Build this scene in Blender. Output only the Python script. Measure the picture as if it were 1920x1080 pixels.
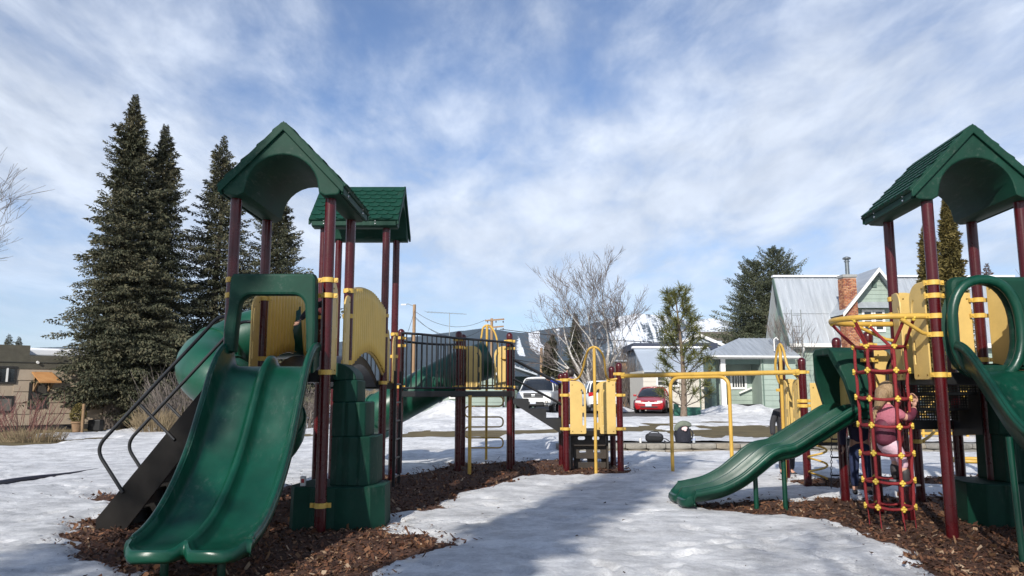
import bpy, bmesh, math, random
import numpy as np
from mathutils import Vector, Matrix, Euler
R = math.radians
for _o in list(bpy.data.objects): bpy.data.objects.remove(_o)
SC = bpy.context.scene
COL = SC.collection
# ------------------------------------------------------------------ camera
CAM_H, PITCH, FPX = 1.6, 7.8, 1397.0
cam_d = bpy.data.cameras.new('camera'); cam = bpy.data.objects.new('camera', cam_d); COL.objects.link(cam)
cam_d.sensor_width = 36.0; cam_d.lens = 36.0*FPX/1920.0; cam_d.clip_start = .05; cam_d.clip_end = 30000
cam.location = (0, 0, CAM_H); cam.rotation_euler = (R(90+PITCH), 0, 0)
SC.camera = cam
# ------------------------------------------------------------------ light
SUN_EL, SUN_AZ = 31.0, 21.5        # shadows run away from the camera, 22 degrees to the right
sun_d = bpy.data.lights.new('sun', 'SUN'); sun = bpy.data.objects.new('sun', sun_d); COL.objects.link(sun)
sun_d.energy = 4.7; sun_d.angle = R(.55); sun_d.color = (1, .95, .87)
_ld = Vector((math.sin(R(SUN_AZ))*math.cos(R(SUN_EL)), math.cos(R(SUN_AZ))*math.cos(R(SUN_EL)), -math.sin(R(SUN_EL))))
sun.rotation_euler = _ld.to_track_quat('-Z', 'Y').to_euler()
W = bpy.data.worlds.new('World'); SC.world = W; W.use_nodes = True
def build_world():
    nt = W.node_tree; N = nt.nodes; L = nt.links; N.clear()
    out = N.new('ShaderNodeOutputWorld'); bg = N.new('ShaderNodeBackground'); L.new(bg.outputs[0], out.inputs[0])
    sky = N.new('ShaderNodeTexSky'); sky.sky_type = 'NISHITA'; sky.sun_disc = False
    sky.sun_elevation = R(SUN_EL); sky.sun_rotation = R(180+SUN_AZ); sky.altitude = 900; sky.air_density = 1.0; sky.dust_density = .4; sky.ozone_density = 2.0
    bg.inputs['Strength'].default_value = .105
    tc = N.new('ShaderNodeTexCoord'); sep = N.new('ShaderNodeSeparateXYZ'); L.new(tc.outputs['Generated'], sep.inputs[0])
    def math_(op, a, b=None, clamp=False):
        n = N.new('ShaderNodeMath'); n.operation = op; n.use_clamp = clamp
        for i, v in enumerate((a, b)):
            if v is None: continue
            if isinstance(v, (int, float)): n.inputs[i].default_value = v
            else: L.new(v, n.inputs[i])
        return n.outputs[0]
    zc = math_('ADD', math_('MAXIMUM', sep.outputs[2], 0.0), .16)
    u = math_('DIVIDE', sep.outputs[0], zc); v = math_('DIVIDE', sep.outputs[1], zc)
    cmb = N.new('ShaderNodeCombineXYZ'); L.new(u, cmb.inputs[0]); L.new(v, cmb.inputs[1])
    def noise(scale, detail, rough, dist, rot, sc, loc=(0, 0, 0)):
        m = N.new('ShaderNodeMapping'); m.inputs['Rotation'].default_value = (0, 0, R(rot)); m.inputs['Scale'].default_value = sc; m.inputs['Location'].default_value = loc
        L.new(cmb.outputs[0], m.inputs[0])
        n = N.new('ShaderNodeTexNoise'); n.inputs['Scale'].default_value = scale; n.inputs['Detail'].default_value = detail
        n.inputs['Roughness'].default_value = rough; n.inputs['Distortion'].default_value = dist
        L.new(m.outputs[0], n.inputs['Vector']); return n.outputs[0]
    big = noise(1.15, 4, .5, .2, 25, (1, 1, 1), (3.1, 1.7, 0))
    str_ = noise(2.6, 10, .60, .25, 38, (1.5, .75, 1), (.4, 2.2, 0))
    fine = noise(8.0, 10, .66, .4, 20, (1.2, .85, 1), (7, 1, 0))
    mixn = math_('ADD', math_('ADD', math_('MULTIPLY', big, .46), math_('MULTIPLY', str_, .40)), math_('MULTIPLY', fine, .13))
    # a fuller deck of cloud low down, thinner overhead
    low = math_('MULTIPLY', math_('SUBTRACT', .46, sep.outputs[2]), .26)
    fld = math_('ADD', mixn, low)
    r1 = N.new('ShaderNodeMapRange'); r1.interpolation_type = 'SMOOTHSTEP'; r1.inputs['From Min'].default_value = .335; r1.inputs['From Max'].default_value = .64
    L.new(fld, r1.inputs['Value'])
    # clear band just above the mountains
    hz = N.new('ShaderNodeMapRange'); hz.interpolation_type = 'SMOOTHSTEP'; hz.inputs['From Min'].default_value = .06; hz.inputs['From Max'].default_value = .2
    hz.inputs['To Min'].default_value = .45; L.new(sep.outputs[2], hz.inputs['Value'])
    mask = math_('MULTIPLY', math_('MULTIPLY', r1.outputs[0], hz.outputs[0]), .9)
    cr = N.new('ShaderNodeMapRange'); cr.inputs['From Min'].default_value = .35; cr.inputs['From Max'].default_value = .7
    cr.inputs['To Min'].default_value = .72; cr.inputs['To Max'].default_value = 1.05; L.new(str_, cr.inputs['Value'])
    cc = N.new('ShaderNodeVectorMath'); cc.operation = 'SCALE'; cc.inputs[0].default_value = (7.1, 7.7, 8.7); L.new(cr.outputs[0], cc.inputs['Scale'])
    mx = N.new('ShaderNodeMix'); mx.data_type = 'RGBA'
    tint = N.new('ShaderNodeVectorMath'); tint.operation = 'MULTIPLY'; L.new(sky.outputs[0], tint.inputs[0]); tint.inputs[1].default_value = (1.0, 1.06, 1.20)
    L.new(mask, mx.inputs[0]); L.new(tint.outputs[0], mx.inputs[6]); L.new(cc.outputs[0], mx.inputs[7])
    L.new(mx.outputs[2], bg.inputs['Color'])
build_world()
SC.view_settings.view_transform = 'Standard'; SC.view_settings.look = 'None'; SC.view_settings.gamma = 1; SC.view_settings.use_curve_mapping = False
SC.view_settings.exposure = 0.34
try: SC.cycles.use_denoising = True
except Exception: pass
# ------------------------------------------------------------------ helpers
_cp, _sp = math.cos(R(PITCH)), math.sin(R(PITCH))
def ray(u, v):
    a, b = (u-960)/FPX, (540-v)/FPX
    return Vector((a, _cp-b*_sp, _sp+b*_cp))
def at(u, v, Y):
    d = ray(u, v); return Vector((0, 0, CAM_H)) + d*(Y/d.y)
def gnd(u, v, z=0.0):
    d = ray(u, v); return Vector((0, 0, CAM_H)) + d*((z-CAM_H)/d.z)
WM = {}
def link(o, parent=None, M=None):
    COL.objects.link(o)
    M = M or Matrix.Identity(4)
    if parent is not None:
        o.parent = parent; o.matrix_parent_inverse = WM[parent.name].inverted()
    o.matrix_basis = M; WM[o.name] = M.copy(); return o
def thing(name, label, cat, loc=(0, 0, 0), group=None):
    o = bpy.data.objects.new(name, None); o.empty_display_size = .2
    link(o, None, Matrix.Translation(Vector(loc))); tag(o, label, cat, group); return o
def tag(o, label=None, cat=None, group=None, kind=None):
    if label: o['label'] = label
    if cat: o['category'] = cat
    if group: o['group'] = group
    if kind: o['kind'] = kind
    return o
class MB:
    def __init__(s): s.v = []; s.f = []
    def add(s, v, f):
        b = len(s.v); s.v += [tuple(p) for p in v]; s.f += [tuple(i+b for i in q) for q in f]; return s
    def box(s, c, d, M=None):
        x, y, z = d[0]/2, d[1]/2, d[2]/2
        v = [Vector((i*x, j*y, k*z)) for i in (-1, 1) for j in (-1, 1) for k in (-1, 1)]
        if M is not None: v = [M @ p for p in v]
        c = Vector(c); v = [p+c for p in v]
        return s.add(v, [(0, 1, 3, 2), (4, 6, 7, 5), (0, 4, 5, 1), (2, 3, 7, 6), (0, 2, 6, 4), (1, 5, 7, 3)])
    def bar(s, a, b, w, h, up=(0, 0, 1)):
        a, b = Vector(a), Vector(b); t = (b-a).normalized(); x = t.cross(Vector(up))
        if x.length < 1e-4: x = t.cross(Vector((1, 0, 0)))
        x.normalize(); n = x.cross(t)
        v = [p + x*(i*w/2) + n*(j*h/2) for p in (a, b) for i, j in ((-1, -1), (1, -1), (1, 1), (-1, 1))]
        return s.add(v, [(0, 1, 2, 3), (7, 6, 5, 4), (0, 4, 5, 1), (1, 5, 6, 2), (2, 6, 7, 3), (3, 7, 4, 0)])
    def tube(s, pts, r, n=10, cap=True, closed=False):
        pts = [Vector(p) for p in pts]; m = len(pts)
        rr = r if isinstance(r, (list, tuple)) else [r]*m
        T = []
        for i in range(m):
            a = pts[(i-1) % m] if (closed or i > 0) else pts[0]; b = pts[(i+1) % m] if (closed or i < m-1) else pts[-1]
            T.append((b-a).normalized())
        x = T[0].cross(Vector((0, 0, 1)))
        if x.length < .05: x = T[0].cross(Vector((0, 1, 0)))
        x.normalize(); v = []
        for i in range(m):
            x = (x - T[i]*x.dot(T[i])).normalized(); y = T[i].cross(x)
            for k in range(n):
                a = 2*math.pi*k/n; v.append(pts[i] + (x*math.cos(a)+y*math.sin(a))*rr[i])
        f = []
        for i in range(m if closed else m-1):
            j = (i+1) % m
            for k in range(n):
                l = (k+1) % n; f.append((i*n+k, i*n+l, j*n+l, j*n+k))
        if cap and not closed: f += [tuple(range(n-1, -1, -1)), tuple((m-1)*n+k for k in range(n))]
        return s.add(v, f)
    def lathe(s, prof, o=(0, 0, 0), n=20, M=None):
        v = []; m = len(prof); o = Vector(o)
        for r, z in prof:
            for k in range(n):
                a = 2*math.pi*k/n; p = Vector((r*math.cos(a), r*math.sin(a), z))
                if M is not None: p = M @ p
                v.append(p+o)
        f = [(i*n+k, i*n+(k+1) % n, (i+1)*n+(k+1) % n, (i+1)*n+k) for i in range(m-1) for k in range(n)]
        f += [tuple(range(n-1, -1, -1)), tuple((m-1)*n+k for k in range(n))]
        return s.add(v, f)
    def loft(s, secs, closed=True, cap=True):
        n = len(secs[0]); v = [p for q in secs for p in q]; m = len(secs); f = []
        for i in range(m-1):
            for k in range(n if closed else n-1):
                l = (k+1) % n; f.append((i*n+k, i*n+l, (i+1)*n+l, (i+1)*n+k))
        if cap and closed: f += [tuple(range(n-1, -1, -1)), tuple((m-1)*n+k for k in range(n))]
        return s.add(v, f)
    def prism(s, poly, z0, z1, M=None):
        n = len(poly); v = [Vector((p[0], p[1], z)) for z in (z0, z1) for p in poly]
        if M is not None: v = [M @ p for p in v]
        f = [(k, (k+1) % n, n+(k+1) % n, n+k) for k in range(n)] + [tuple(range(n-1, -1, -1)), tuple(range(n, 2*n))]
        return s.add(v, f)
    def mesh(s, name, mat, ang=35):
        me = bpy.data.meshes.new(name); me.from_pydata(s.v, [], s.f); me.update()
        bm = bmesh.new(); bm.from_mesh(me); bmesh.ops.recalc_face_normals(bm, faces=bm.faces); bm.to_mesh(me); bm.free()
        if mat: me.materials.append(mat)
        me.shade_smooth()
        try: me.set_sharp_from_angle(angle=R(ang))
        except Exception: pass
        return me
    def build(s, name, mat, parent=None, bevel=0, ang=35, solid=0, M=None, sub=0):
        o = bpy.data.objects.new(name, s.mesh(name, mat, ang)); link(o, parent, M)
        if solid:
            m = o.modifiers.new('solid', 'SOLIDIFY'); m.thickness = solid; m.offset = 0
        if bevel:
            m = o.modifiers.new('bevel', 'BEVEL'); m.width = bevel; m.segments = 2; m.limit_method = 'ANGLE'; m.angle_limit = R(40); m.harden_normals = True
        if sub:
            m = o.modifiers.new('sub', 'SUBSURF'); m.levels = sub; m.render_levels = sub
        return o
def inst(me, name, parent=None, M=None):
    return link(bpy.data.objects.new(name, me), parent, M)
def arrmesh(name, V, F, mat, smooth=False):
    """numpy: V (n,3), F (m,k) same-size faces"""
    me = bpy.data.meshes.new(name); V = np.asarray(V, dtype=np.float32); F = np.asarray(F, dtype=np.int32)
    k = F.shape[1]; me.vertices.add(len(V)); me.vertices.foreach_set('co', V.ravel())
    me.loops.add(F.size); me.loops.foreach_set('vertex_index', F.ravel())
    me.polygons.add(len(F)); me.polygons.foreach_set('loop_start', np.arange(0, F.size, k, dtype=np.int32))
    me.polygons.foreach_set('loop_total', np.full(len(F), k, dtype=np.int32))
    me.polygons.foreach_set('use_smooth', np.full(len(F), smooth, dtype=bool))
    me.update(calc_edges=True); me.validate()
    if mat: me.materials.append(mat)
    return me
def plate_mesh(name, outline, holes, thick, bevel, mat, ang=35):
    """flat plate with round-edged holes, in local XY, thickness along Z"""
    cu = bpy.data.curves.new(name, 'CURVE'); cu.dimensions = '2D'; cu.fill_mode = 'BOTH'; cu.extrude = max(thick/2-bevel, .0005); cu.bevel_depth = bevel; cu.bevel_resolution = 1
    for poly in [outline]+list(holes):
        sp = cu.splines.new('POLY'); sp.points.add(len(poly)-1)
        for i, p in enumerate(poly): sp.points[i].co = (p[0], p[1], 0, 1)
        sp.use_cyclic_u = True
    cu.offset = -bevel
    o = bpy.data.objects.new('tmp', cu); COL.objects.link(o)
    me = bpy.data.meshes.new_from_object(o); bpy.data.objects.remove(o); bpy.data.curves.remove(cu)
    me.name = name; me.materials.clear(); me.materials.append(mat); me.shade_smooth()
    try: me.set_sharp_from_angle(angle=R(ang))
    except Exception: pass
    return me
def arc(cx, cy, rx, ry, a0, a1, n):
    return [(cx+rx*math.cos(R(a0+(a1-a0)*i/n)), cy+ry*math.sin(R(a0+(a1-a0)*i/n))) for i in range(n+1)]
def rrect(x0, y0, x1, y1, r, n=5):
    return arc(x1-r, y0+r, r, r, -90, 0, n)+arc(x1-r, y1-r, r, r, 0, 90, n)+arc(x0+r, y1-r, r, r, 90, 180, n)+arc(x0+r, y0+r, r, r, 180, 270, n)
def smooth_path(pts, n=8):
    """Catmull-Rom through pts"""
    P = [Vector(p) for p in pts]; P = [P[0]*2-P[1]]+P+[P[-1]*2-P[-2]]; out = []
    for i in range(1, len(P)-2):
        for k in range(n):
            t = k/n; a, b, c, d = P[i-1], P[i], P[i+1], P[i+2]
            out.append(.5*((2*b)+(c-a)*t+(2*a-5*b+4*c-d)*t*t+(3*b-a-3*c+d)*t**3))
    out.append(P[-2]); return out
def bend_path(pts, r, n=6):
    """polyline with rounded corners"""
    P = [Vector(p) for p in pts]; out = [P[0]]
    for i in range(1, len(P)-1):
        a = (P[i-1]-P[i]); b = (P[i+1]-P[i]); rr = min(r, a.length*.49, b.length*.49)
        p0 = P[i]+a.normalized()*rr; p1 = P[i]+b.normalized()*rr
        for k in range(n+1):
            t = k/n; out.append(p0*(1-t)**2+P[i]*2*t*(1-t)+p1*t*t)
    out.append(P[-1]); return out
# numpy value noise
_rs = np.random.RandomState(5); _tab = _rs.rand(256, 256)
def vnoise(x, y):
    xi = np.floor(x).astype(int); yi = np.floor(y).astype(int); fx = x-xi; fy = y-yi
    fx = fx*fx*(3-2*fx); fy = fy*fy*(3-2*fy); g = lambda a, b: _tab[a & 255, b & 255]
    return (g(xi, yi)*(1-fx)+g(xi+1, yi)*fx)*(1-fy)+(g(xi, yi+1)*(1-fx)+g(xi+1, yi+1)*fx)*fy
def fbm(x, y, o=4, gain=.5):
    s = 0; a = 1; t = 0
    for i in range(o):
        s = s+a*vnoise(x*2**i+17.3*i, y*2**i+9.1*i); t += a; a *= gain
    return s/t*2-1
def sstep(a, b, x):
    t = np.clip((x-a)/(b-a), 0, 1); return t*t*(3-2*t)
# ------------------------------------------------------------------ materials
MT = {}
def mat(name, col, rough=.5, metal=0, var=.12, scale=8, bump=0, bscale=60, spec=.5, coat=0, col2=None, stretch=(1, 1, 1), detail=5, rvar=0, trans=0, alpha=None, sss=0, wear=0):
    if name in MT: return MT[name]
    m = bpy.data.materials.new(name); m.use_nodes = True; nt = m.node_tree; N = nt.nodes; L = nt.links
    b = N['Principled BSDF']; b.inputs['Roughness'].default_value = rough; b.inputs['Metallic'].default_value = metal
    b.inputs['Specular IOR Level'].default_value = spec; b.inputs['Coat Weight'].default_value = coat; b.inputs['Coat Roughness'].default_value = .12
    tc = N.new('ShaderNodeTexCoord'); mp = N.new('ShaderNodeMapping'); mp.inputs['Scale'].default_value = stretch; L.new(tc.outputs['Object'], mp.inputs[0])
    n = N.new('ShaderNodeTexNoise'); n.inputs['Scale'].default_value = scale; n.inputs['Detail'].default_value = detail; n.inputs['Roughness'].default_value = .6; L.new(mp.outputs[0], n.inputs['Vector'])
    rp = N.new('ShaderNodeValToRGB'); rp.color_ramp.elements[0].position = .32; rp.color_ramp.elements[1].position = .7
    c2 = col2 or tuple(min(1, c*(1+var)) for c in col); c1 = col if col2 else tuple(c*(1-var) for c in col)
    rp.color_ramp.elements[0].color = (*c1, 1); rp.color_ramp.elements[1].color = (*c2, 1)
    L.new(n.outputs[0], rp.inputs[0]); L.new(rp.outputs[0], b.inputs['Base Color'])
    if wear:
        # scuffs, dust runs and sun fade: patches of thin broken streaks
        mw = N.new('ShaderNodeMapping'); mw.inputs['Scale'].default_value = (9, 9, 2.2); L.new(tc.outputs['Object'], mw.inputs[0])
        w1 = N.new('ShaderNodeTexNoise'); w1.inputs['Scale'].default_value = 2.2; w1.inputs['Detail'].default_value = 12; w1.inputs['Roughness'].default_value = .78; L.new(mw.outputs[0], w1.inputs['Vector'])
        w2 = N.new('ShaderNodeTexNoise'); w2.inputs['Scale'].default_value = 1.6; w2.inputs['Detail'].default_value = 4; L.new(tc.outputs['Object'], w2.inputs['Vector'])
        wr = N.new('ShaderNodeMapRange'); wr.inputs['From Min'].default_value = .52; wr.inputs['From Max'].default_value = .72; L.new(w1.outputs[0], wr.inputs['Value'])
        wp = N.new('ShaderNodeMapRange'); wp.inputs['From Min'].default_value = .42; wp.inputs['From Max'].default_value = .68; wp.inputs['To Max'].default_value = abs(wear); L.new(w2.outputs[0], wp.inputs['Value'])
        wm = N.new('ShaderNodeMath'); wm.operation = 'MULTIPLY'; L.new(wr.outputs[0], wm.inputs[0]); L.new(wp.outputs[0], wm.inputs[1])
        wx = N.new('ShaderNodeMix'); wx.data_type = 'RGBA'; L.new(wm.outputs[0], wx.inputs[0]); L.new(rp.outputs[0], wx.inputs[6])
        d_ = (.16, .17, .155) if wear > 0 else (.22, .15, .07)
        wx.inputs[7].default_value = (*[.55*a+.45*b_ for a, b_ in zip(d_, col)], 1); L.new(wx.outputs[2], b.inputs['Base Color'])
    if rvar:
        r = N.new('ShaderNodeMapRange'); r.inputs['To Min'].default_value = max(.02, rough-rvar); r.inputs['To Max'].default_value = rough+rvar
        n3 = N.new('ShaderNodeTexNoise'); n3.inputs['Scale'].default_value = scale*2.3; n3.inputs['Detail'].default_value = 6; L.new(mp.outputs[0], n3.inputs['Vector'])
        L.new(n3.outputs[0], r.inputs['Value']); L.new(r.outputs[0], b.inputs['Roughness'])
    if bump:
        n2 = N.new('ShaderNodeTexNoise'); n2.inputs['Scale'].default_value = bscale; n2.inputs['Detail'].default_value = 4; L.new(mp.outputs[0], n2.inputs['Vector'])
        bp = N.new('ShaderNodeBump'); bp.inputs['Strength'].default_value = bump; bp.inputs['Distance'].default_value = .02; L.new(n2.outputs[0], bp.inputs['Height']); L.new(bp.outputs[0], b.inputs['Normal'])
    if trans: b.inputs['Transmission Weight'].default_value = trans
    if alpha is not None: b.inputs['Alpha'].default_value = alpha
    MT[name] = m; return m
green = mat('green_plastic', (.0025, .043, .025), .33, wear=.95, var=.3, scale=2.2, bump=.06, bscale=160, rvar=.1, detail=8, spec=.4)
green_m = mat('matte_green_plastic', (.0032, .036, .022), .60, wear=.85, var=.22, scale=2.5, bump=.08, bscale=200, spec=.22)
green2 = mat('green_tube_plastic', (.0055, .064, .036), .36, wear=.8, var=.25, scale=2.0, bump=.03, bscale=40, rvar=.12, detail=8)
maroon = mat('maroon_post_paint', (.056, .0018, .0038), .28, wear=.3, var=.25, scale=3, rvar=.08, detail=6, bump=.02, bscale=30)
yellow = mat('yellow_paint', (.52, .32, .06), .40, wear=-.8, var=.14, scale=4, rvar=.08)
panel_y = mat('yellow_panel_plastic', (.58, .40, .13), .45, wear=-.7, var=.10, scale=3, bump=.04, bscale=200, rvar=.06)
clamp_y = mat('yellow_clamp_paint', (.60, .385, .075), .42, var=.12, scale=12)
black = mat('black_metal', (.012, .012, .013), .38, var=.25, scale=6, rvar=.1)
darkbrown = mat('dark_stair_metal', (.009, .0075, .0065), .6, spec=.2, var=.25, scale=5, bump=.05, bscale=200, rvar=.12)
rope_m = mat('red_rope', (.21, .013, .016), .75, var=.2, scale=40, bump=.5, bscale=160)
chrome = mat('bolt_steel', (.6, .6, .6), .25, metal=1)
stoneplastic = mat('dark_climber_plastic', (.03, .022, .016), .55, var=.3, scale=5)
rubber = mat('tyre_rubber', (.015, .015, .015), .8)
# ------------------------------------------------------------------ terrain
WALL_Y = 19.35
def base_z(x, y):
    x = np.asarray(x, float); y = np.asarray(y, float)
    wall = sstep(.2, 1.2, x)
    step = wall*sstep(WALL_Y+.05, WALL_Y+.3, y) + (1-wall)*sstep(17.6, 21.5, y)
    side = .35+.65*sstep(-9, -3, x)
    z = .21*step*side + .0075*side*np.clip(y-19.4, 0, 24)
    z = z + .035*fbm(x*.35, y*.35, 3)*sstep(2, 8, y)*sstep(60, 30, y)
    return z
def bz(x, y): return float(base_z(np.array([x]), np.array([y]))[0])
def gpoly(px, z=0.0): return np.array([[*(gnd(u, v, z).xy)] for u, v in px])
def sdf(P, x, y):
    """signed distance to polygon, negative inside"""
    d = np.full(x.shape, 1e9); ins = np.zeros(x.shape, bool); n = len(P)
    for i in range(n):
        a = P[i]; b = P[(i+1) % n]; e = b-a; wx = x-a[0]; wy = y-a[1]
        t = np.clip((wx*e[0]+wy*e[1])/max(e@e, 1e-9), 0, 1)
        d = np.minimum(d, (wx-e[0]*t)**2+(wy-e[1]*t)**2)
        c = ((a[1] <= y) & (b[1] > y)) | ((b[1] <= y) & (a[1] > y))
        with np.errstate(divide='ignore', invalid='ignore'):
            ins ^= c & (x < a[0]+(y-a[1])*(b[0]-a[0])/(b[1]-a[1]+1e-12))
    return np.where(ins, -1, 1)*np.sqrt(d)
MULCH = [gpoly([(128, 1012), (180, 976), (300, 978), (420, 950), (545, 915), (620, 905), (705, 893), (760, 892), (815, 882), (860, 872), (945, 868), (1060, 864), (1140, 866), (1180, 886), (1150, 894), (1040, 893), (985, 897), (905, 914), (850, 934), (790, 962), (730, 968), (712, 985), (760, 1008), (835, 1030), (770, 1046), (700, 1085), (560, 1130), (300, 1120), (160, 1050)]),
         gpoly([(1300, 951), (1440, 944), (1560, 939), (1700, 935), (1850, 932), (2050, 938), (2300, 1000), (2100, 1180), (1860, 1130), (1755, 1070), (1700, 1040), (1650, 1003), (1560, 978), (1440, 966), (1340, 962)]),
         gpoly([(1495, 905), (1530, 899), (1610, 905), (1700, 898), (1860, 895), (2000, 900), (2000, 914), (1720, 912), (1610, 922), (1530, 916)]),
         gpoly([(165, 936), (235, 924), (290, 925), (355, 915), (360, 940), (300, 950), (240, 946)])]
MULCH_KEEP = [gpoly([(752, 878), (806, 876), (812, 884), (770, 893), (748, 890)]), gpoly([(1630, 992), (1690, 988), (1700, 996), (1650, 1001)])]
LAWN = [gpoly([(640, 811), (900, 804), (1100, 804), (1500, 801), (2000, 801), (2000, 816), (1500, 818), (1100, 818), (900, 817), (640, 821)], .24),
        gpoly([(640, 770), (795, 768), (828, 786), (740, 791), (640, 797)], .3),
        gpoly([(1262, 768), (1400, 768), (1660, 768), (1660, 781), (1480, 781), (1300, 779)], .33),
        gpoly([(1360, 785), (1460, 783), (1470, 789), (1380, 792)], .3),
        gpoly([(-500, 900), (0, 845), (70, 833), (150, 823), (240, 812), (290, 806), (350, 812), (430, 802), (620, 795), (620, 780), (-500, 770)], .05),
        np.array([[-1.5, 35.0], [3.5, 35.0], [9.0, 36.0], [11, 38], [14, 60], [-12, 60], [-6, 38]])]
def bare_field(x, y):
    w1 = .26*fbm(x*1.3, y*1.3, 4)+.20*fbm(x*5, y*5, 4)
    d = np.full(x.shape, 1e9)
    for P in MULCH: d = np.minimum(d, sdf(P, x, y))
    for P in MULCH_KEEP: d = np.maximum(d, -sdf(P, x, y)-.1)
    d = d+w1
    w2 = (2.2*fbm(x*.30, y*.35, 4)+1.1*fbm(x*1.1, y*.9, 3))*(1+1.1*sstep(19, 22, y))
    for P in LAWN: d = np.minimum(d, sdf(P, x, y)+w2*(.8 if P is not LAWN[-1] else .15))
    # scattered melted patches in the strip beyond the wall
    far = .30-fbm(x*.16+7, y*.34+2, 4)-.3*fbm(x*.9, y*.9, 3)
    d = np.where((y > 20.5) & (x > -7), np.minimum(d, far*2.2), d)
    return d
def ground_sheets():
    # dead winter lawn, one sheet to the horizon
    xs = np.concatenate([[-6000, -2500, -900, -300, -120], np.linspace(-60, 60, 161), [120, 300, 900, 2500, 6000]])
    ys = np.concatenate([[-600, -120, -40], np.linspace(-14, 18.8, 60), np.linspace(19, 20, 8), np.linspace(20.4, 60, 80), [75, 110, 200, 500, 1200, 2500, 5200]])
    X, Y = np.meshgrid(xs, ys); Z = base_z(X, Y)-.012
    n, m = X.shape; idx = np.arange(n*m).reshape(n, m)
    F = np.stack([idx[:-1, :-1], idx[:-1, 1:], idx[1:, 1:], idx[1:, :-1]], -1).reshape(-1, 4)
    lawn_m = mat('dead_lawn', (.07, .053, .020), .9, col2=(.15, .112, .045), scale=1.7, bump=.8, bscale=40, detail=9)
    o = link(bpy.data.objects.new('lawn', arrmesh('lawn', np.stack([X, Y, Z], -1).reshape(-1, 3), F, lawn_m, True))); tag(o, kind='structure')
    # mulch bed under the play area
    xs = np.arange(-12, 14.01, .16); ys = np.arange(3, 18.9, .16)
    X, Y = np.meshgrid(xs, ys); dd = np.full(X.shape, 1e9)
    for P in MULCH: dd = np.minimum(dd, sdf(P, X, Y))
    Z = base_z(X, Y)+np.where(dd < 1.2, .012+.03*fbm(X*1.1+4, Y*1.1, 4)+.02*fbm(X*6, Y*6, 2), -.04)
    n, m = X.shape; idx = np.arange(n*m).reshape(n, m)
    F = np.stack([idx[:-1, :-1], idx[:-1, 1:], idx[1:, 1:], idx[1:, :-1]], -1).reshape(-1, 4)
    mm = mat('bark_mulch', (.030, .014, .008), .95, col2=(.125, .052, .026), scale=26, bump=1.0, bscale=45, detail=8, stretch=(1, 1, 1))
    o = link(bpy.data.objects.new('mulch_ground', arrmesh('mulch_ground', np.stack([X, Y, Z], -1).reshape(-1, 3), F, mm, True))); tag(o, kind='structure')
    # asphalt lot for the cars
    xs = np.linspace(-3, 12, 22); ys = np.linspace(34.6, 58, 22)
    X, Y = np.meshgrid(xs, ys); Z = base_z(X, Y)+.01
    n, m = X.shape; idx = np.arange(n*m).reshape(n, m)
    F = np.stack([idx[:-1, :-1], idx[:-1, 1:], idx[1:, 1:], idx[1:, :-1]], -1).reshape(-1, 4)
    am = mat('asphalt', (.075, .07, .066), .9, var=.3, scale=1.4, bump=.4, bscale=60)
    o = link(bpy.data.objects.new('parking_lot', arrmesh('parking_lot', np.stack([X, Y, Z], -1).reshape(-1, 3), F, am, True))); tag(o, kind='structure')
    # snow: a real layer whose thickness thins out over the bare patches
    ys = [-12.0]
    while ys[-1] < 75:
        y = ys[-1]; ys.append(y+(.5 if y < 2 else max(.032, y*y/1900.0)))
    ys = np.array(ys); t = np.linspace(-1, 1, 560)
    X = t[None, :]*(np.maximum(ys, 0)*.80+5)[:, None]; Y = np.repeat(ys[:, None], len(t), 1)
    d = bare_field(X, Y)
    th = np.clip(d*.24, -.08, .055)
    cup = .5*fbm(X*2.1, Y*3.0, 3)+.5*fbm(X*6, Y*9, 3)
    th = th + np.where(d > 0, sstep(0, .5, d), 0)*(.026*cup + .05*fbm(X*.45+3, Y*.45, 3)+.012)
    # ploughed banks: (x, y, sx, sy, h)
    for (u, v, Y0, sx, sy, h) in ((838, 783, 31.5, 1.2, 1.6, .55), (965, 787, 32, 2.4, 1.5, .34), (1390, 765, 37.5, 2.6, 1.2, .42), (1400, 777, 33.5, 2.6, 1.2, .12), (1560, 768, 37.0, 4.0, .9, .2), (830, 800, 27, 5, 1.6, .12), (1095, 772, 39.5, .01, .01, .0), (1155, 768, 43.5, 1.0, 1.0, .35)):
        p = at(u, v, Y0); th = th+1.25*h*np.exp(-((X-p.x)/sx)**2-((Y-Y0)/sy)**2)*(1+.35*fbm(X*1.2, Y*1.2, 3))
    # footprints wandering over the near snow
    rs = random.Random(12); fp = np.zeros_like(th)
    for trk in range(42):
        px_, py_ = rs.uniform(-7, 5), rs.uniform(5.5, 17); an = rs.uniform(0, 6.283)
        for k in range(rs.randint(6, 16)):
            an += rs.uniform(-.22, .22); px_ += .52*math.cos(an); py_ += .52*math.sin(an)
            if not 5 < py_ < 19: continue
            cx_, cy_ = px_-.11*math.sin(an)*(1 if k % 2 else -1), py_+.11*math.cos(an)*(1 if k % 2 else -1)
            j0, j1 = np.searchsorted(ys, (cy_-.35, cy_+.35)); 
            if j1 <= j0: continue
            dx, dy = X[j0:j1]-cx_, Y[j0:j1]-cy_; a_ = dx*math.cos(an)+dy*math.sin(an); b_ = -dx*math.sin(an)+dy*math.cos(an)
            q = (a_/.15)**2+(b_/.07)**2
            fp[j0:j1] += np.where(q < 6, -.048*np.exp(-q**2*.6)+.014*np.exp(-(q-2.2)**2), 0)*rs.uniform(.5, 1)
    th = th+np.where(d > .1, fp, 0)
    # stepped drop at the stone wall
    Z = base_z(X, Y)+th
    n, m = X.shape; idx = np.arange(n*m).reshape(n, m)
    F = np.stack([idx[:-1, :-1], idx[:-1, 1:], idx[1:, 1:], idx[1:, :-1]], -1).reshape(-1, 4)
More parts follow.
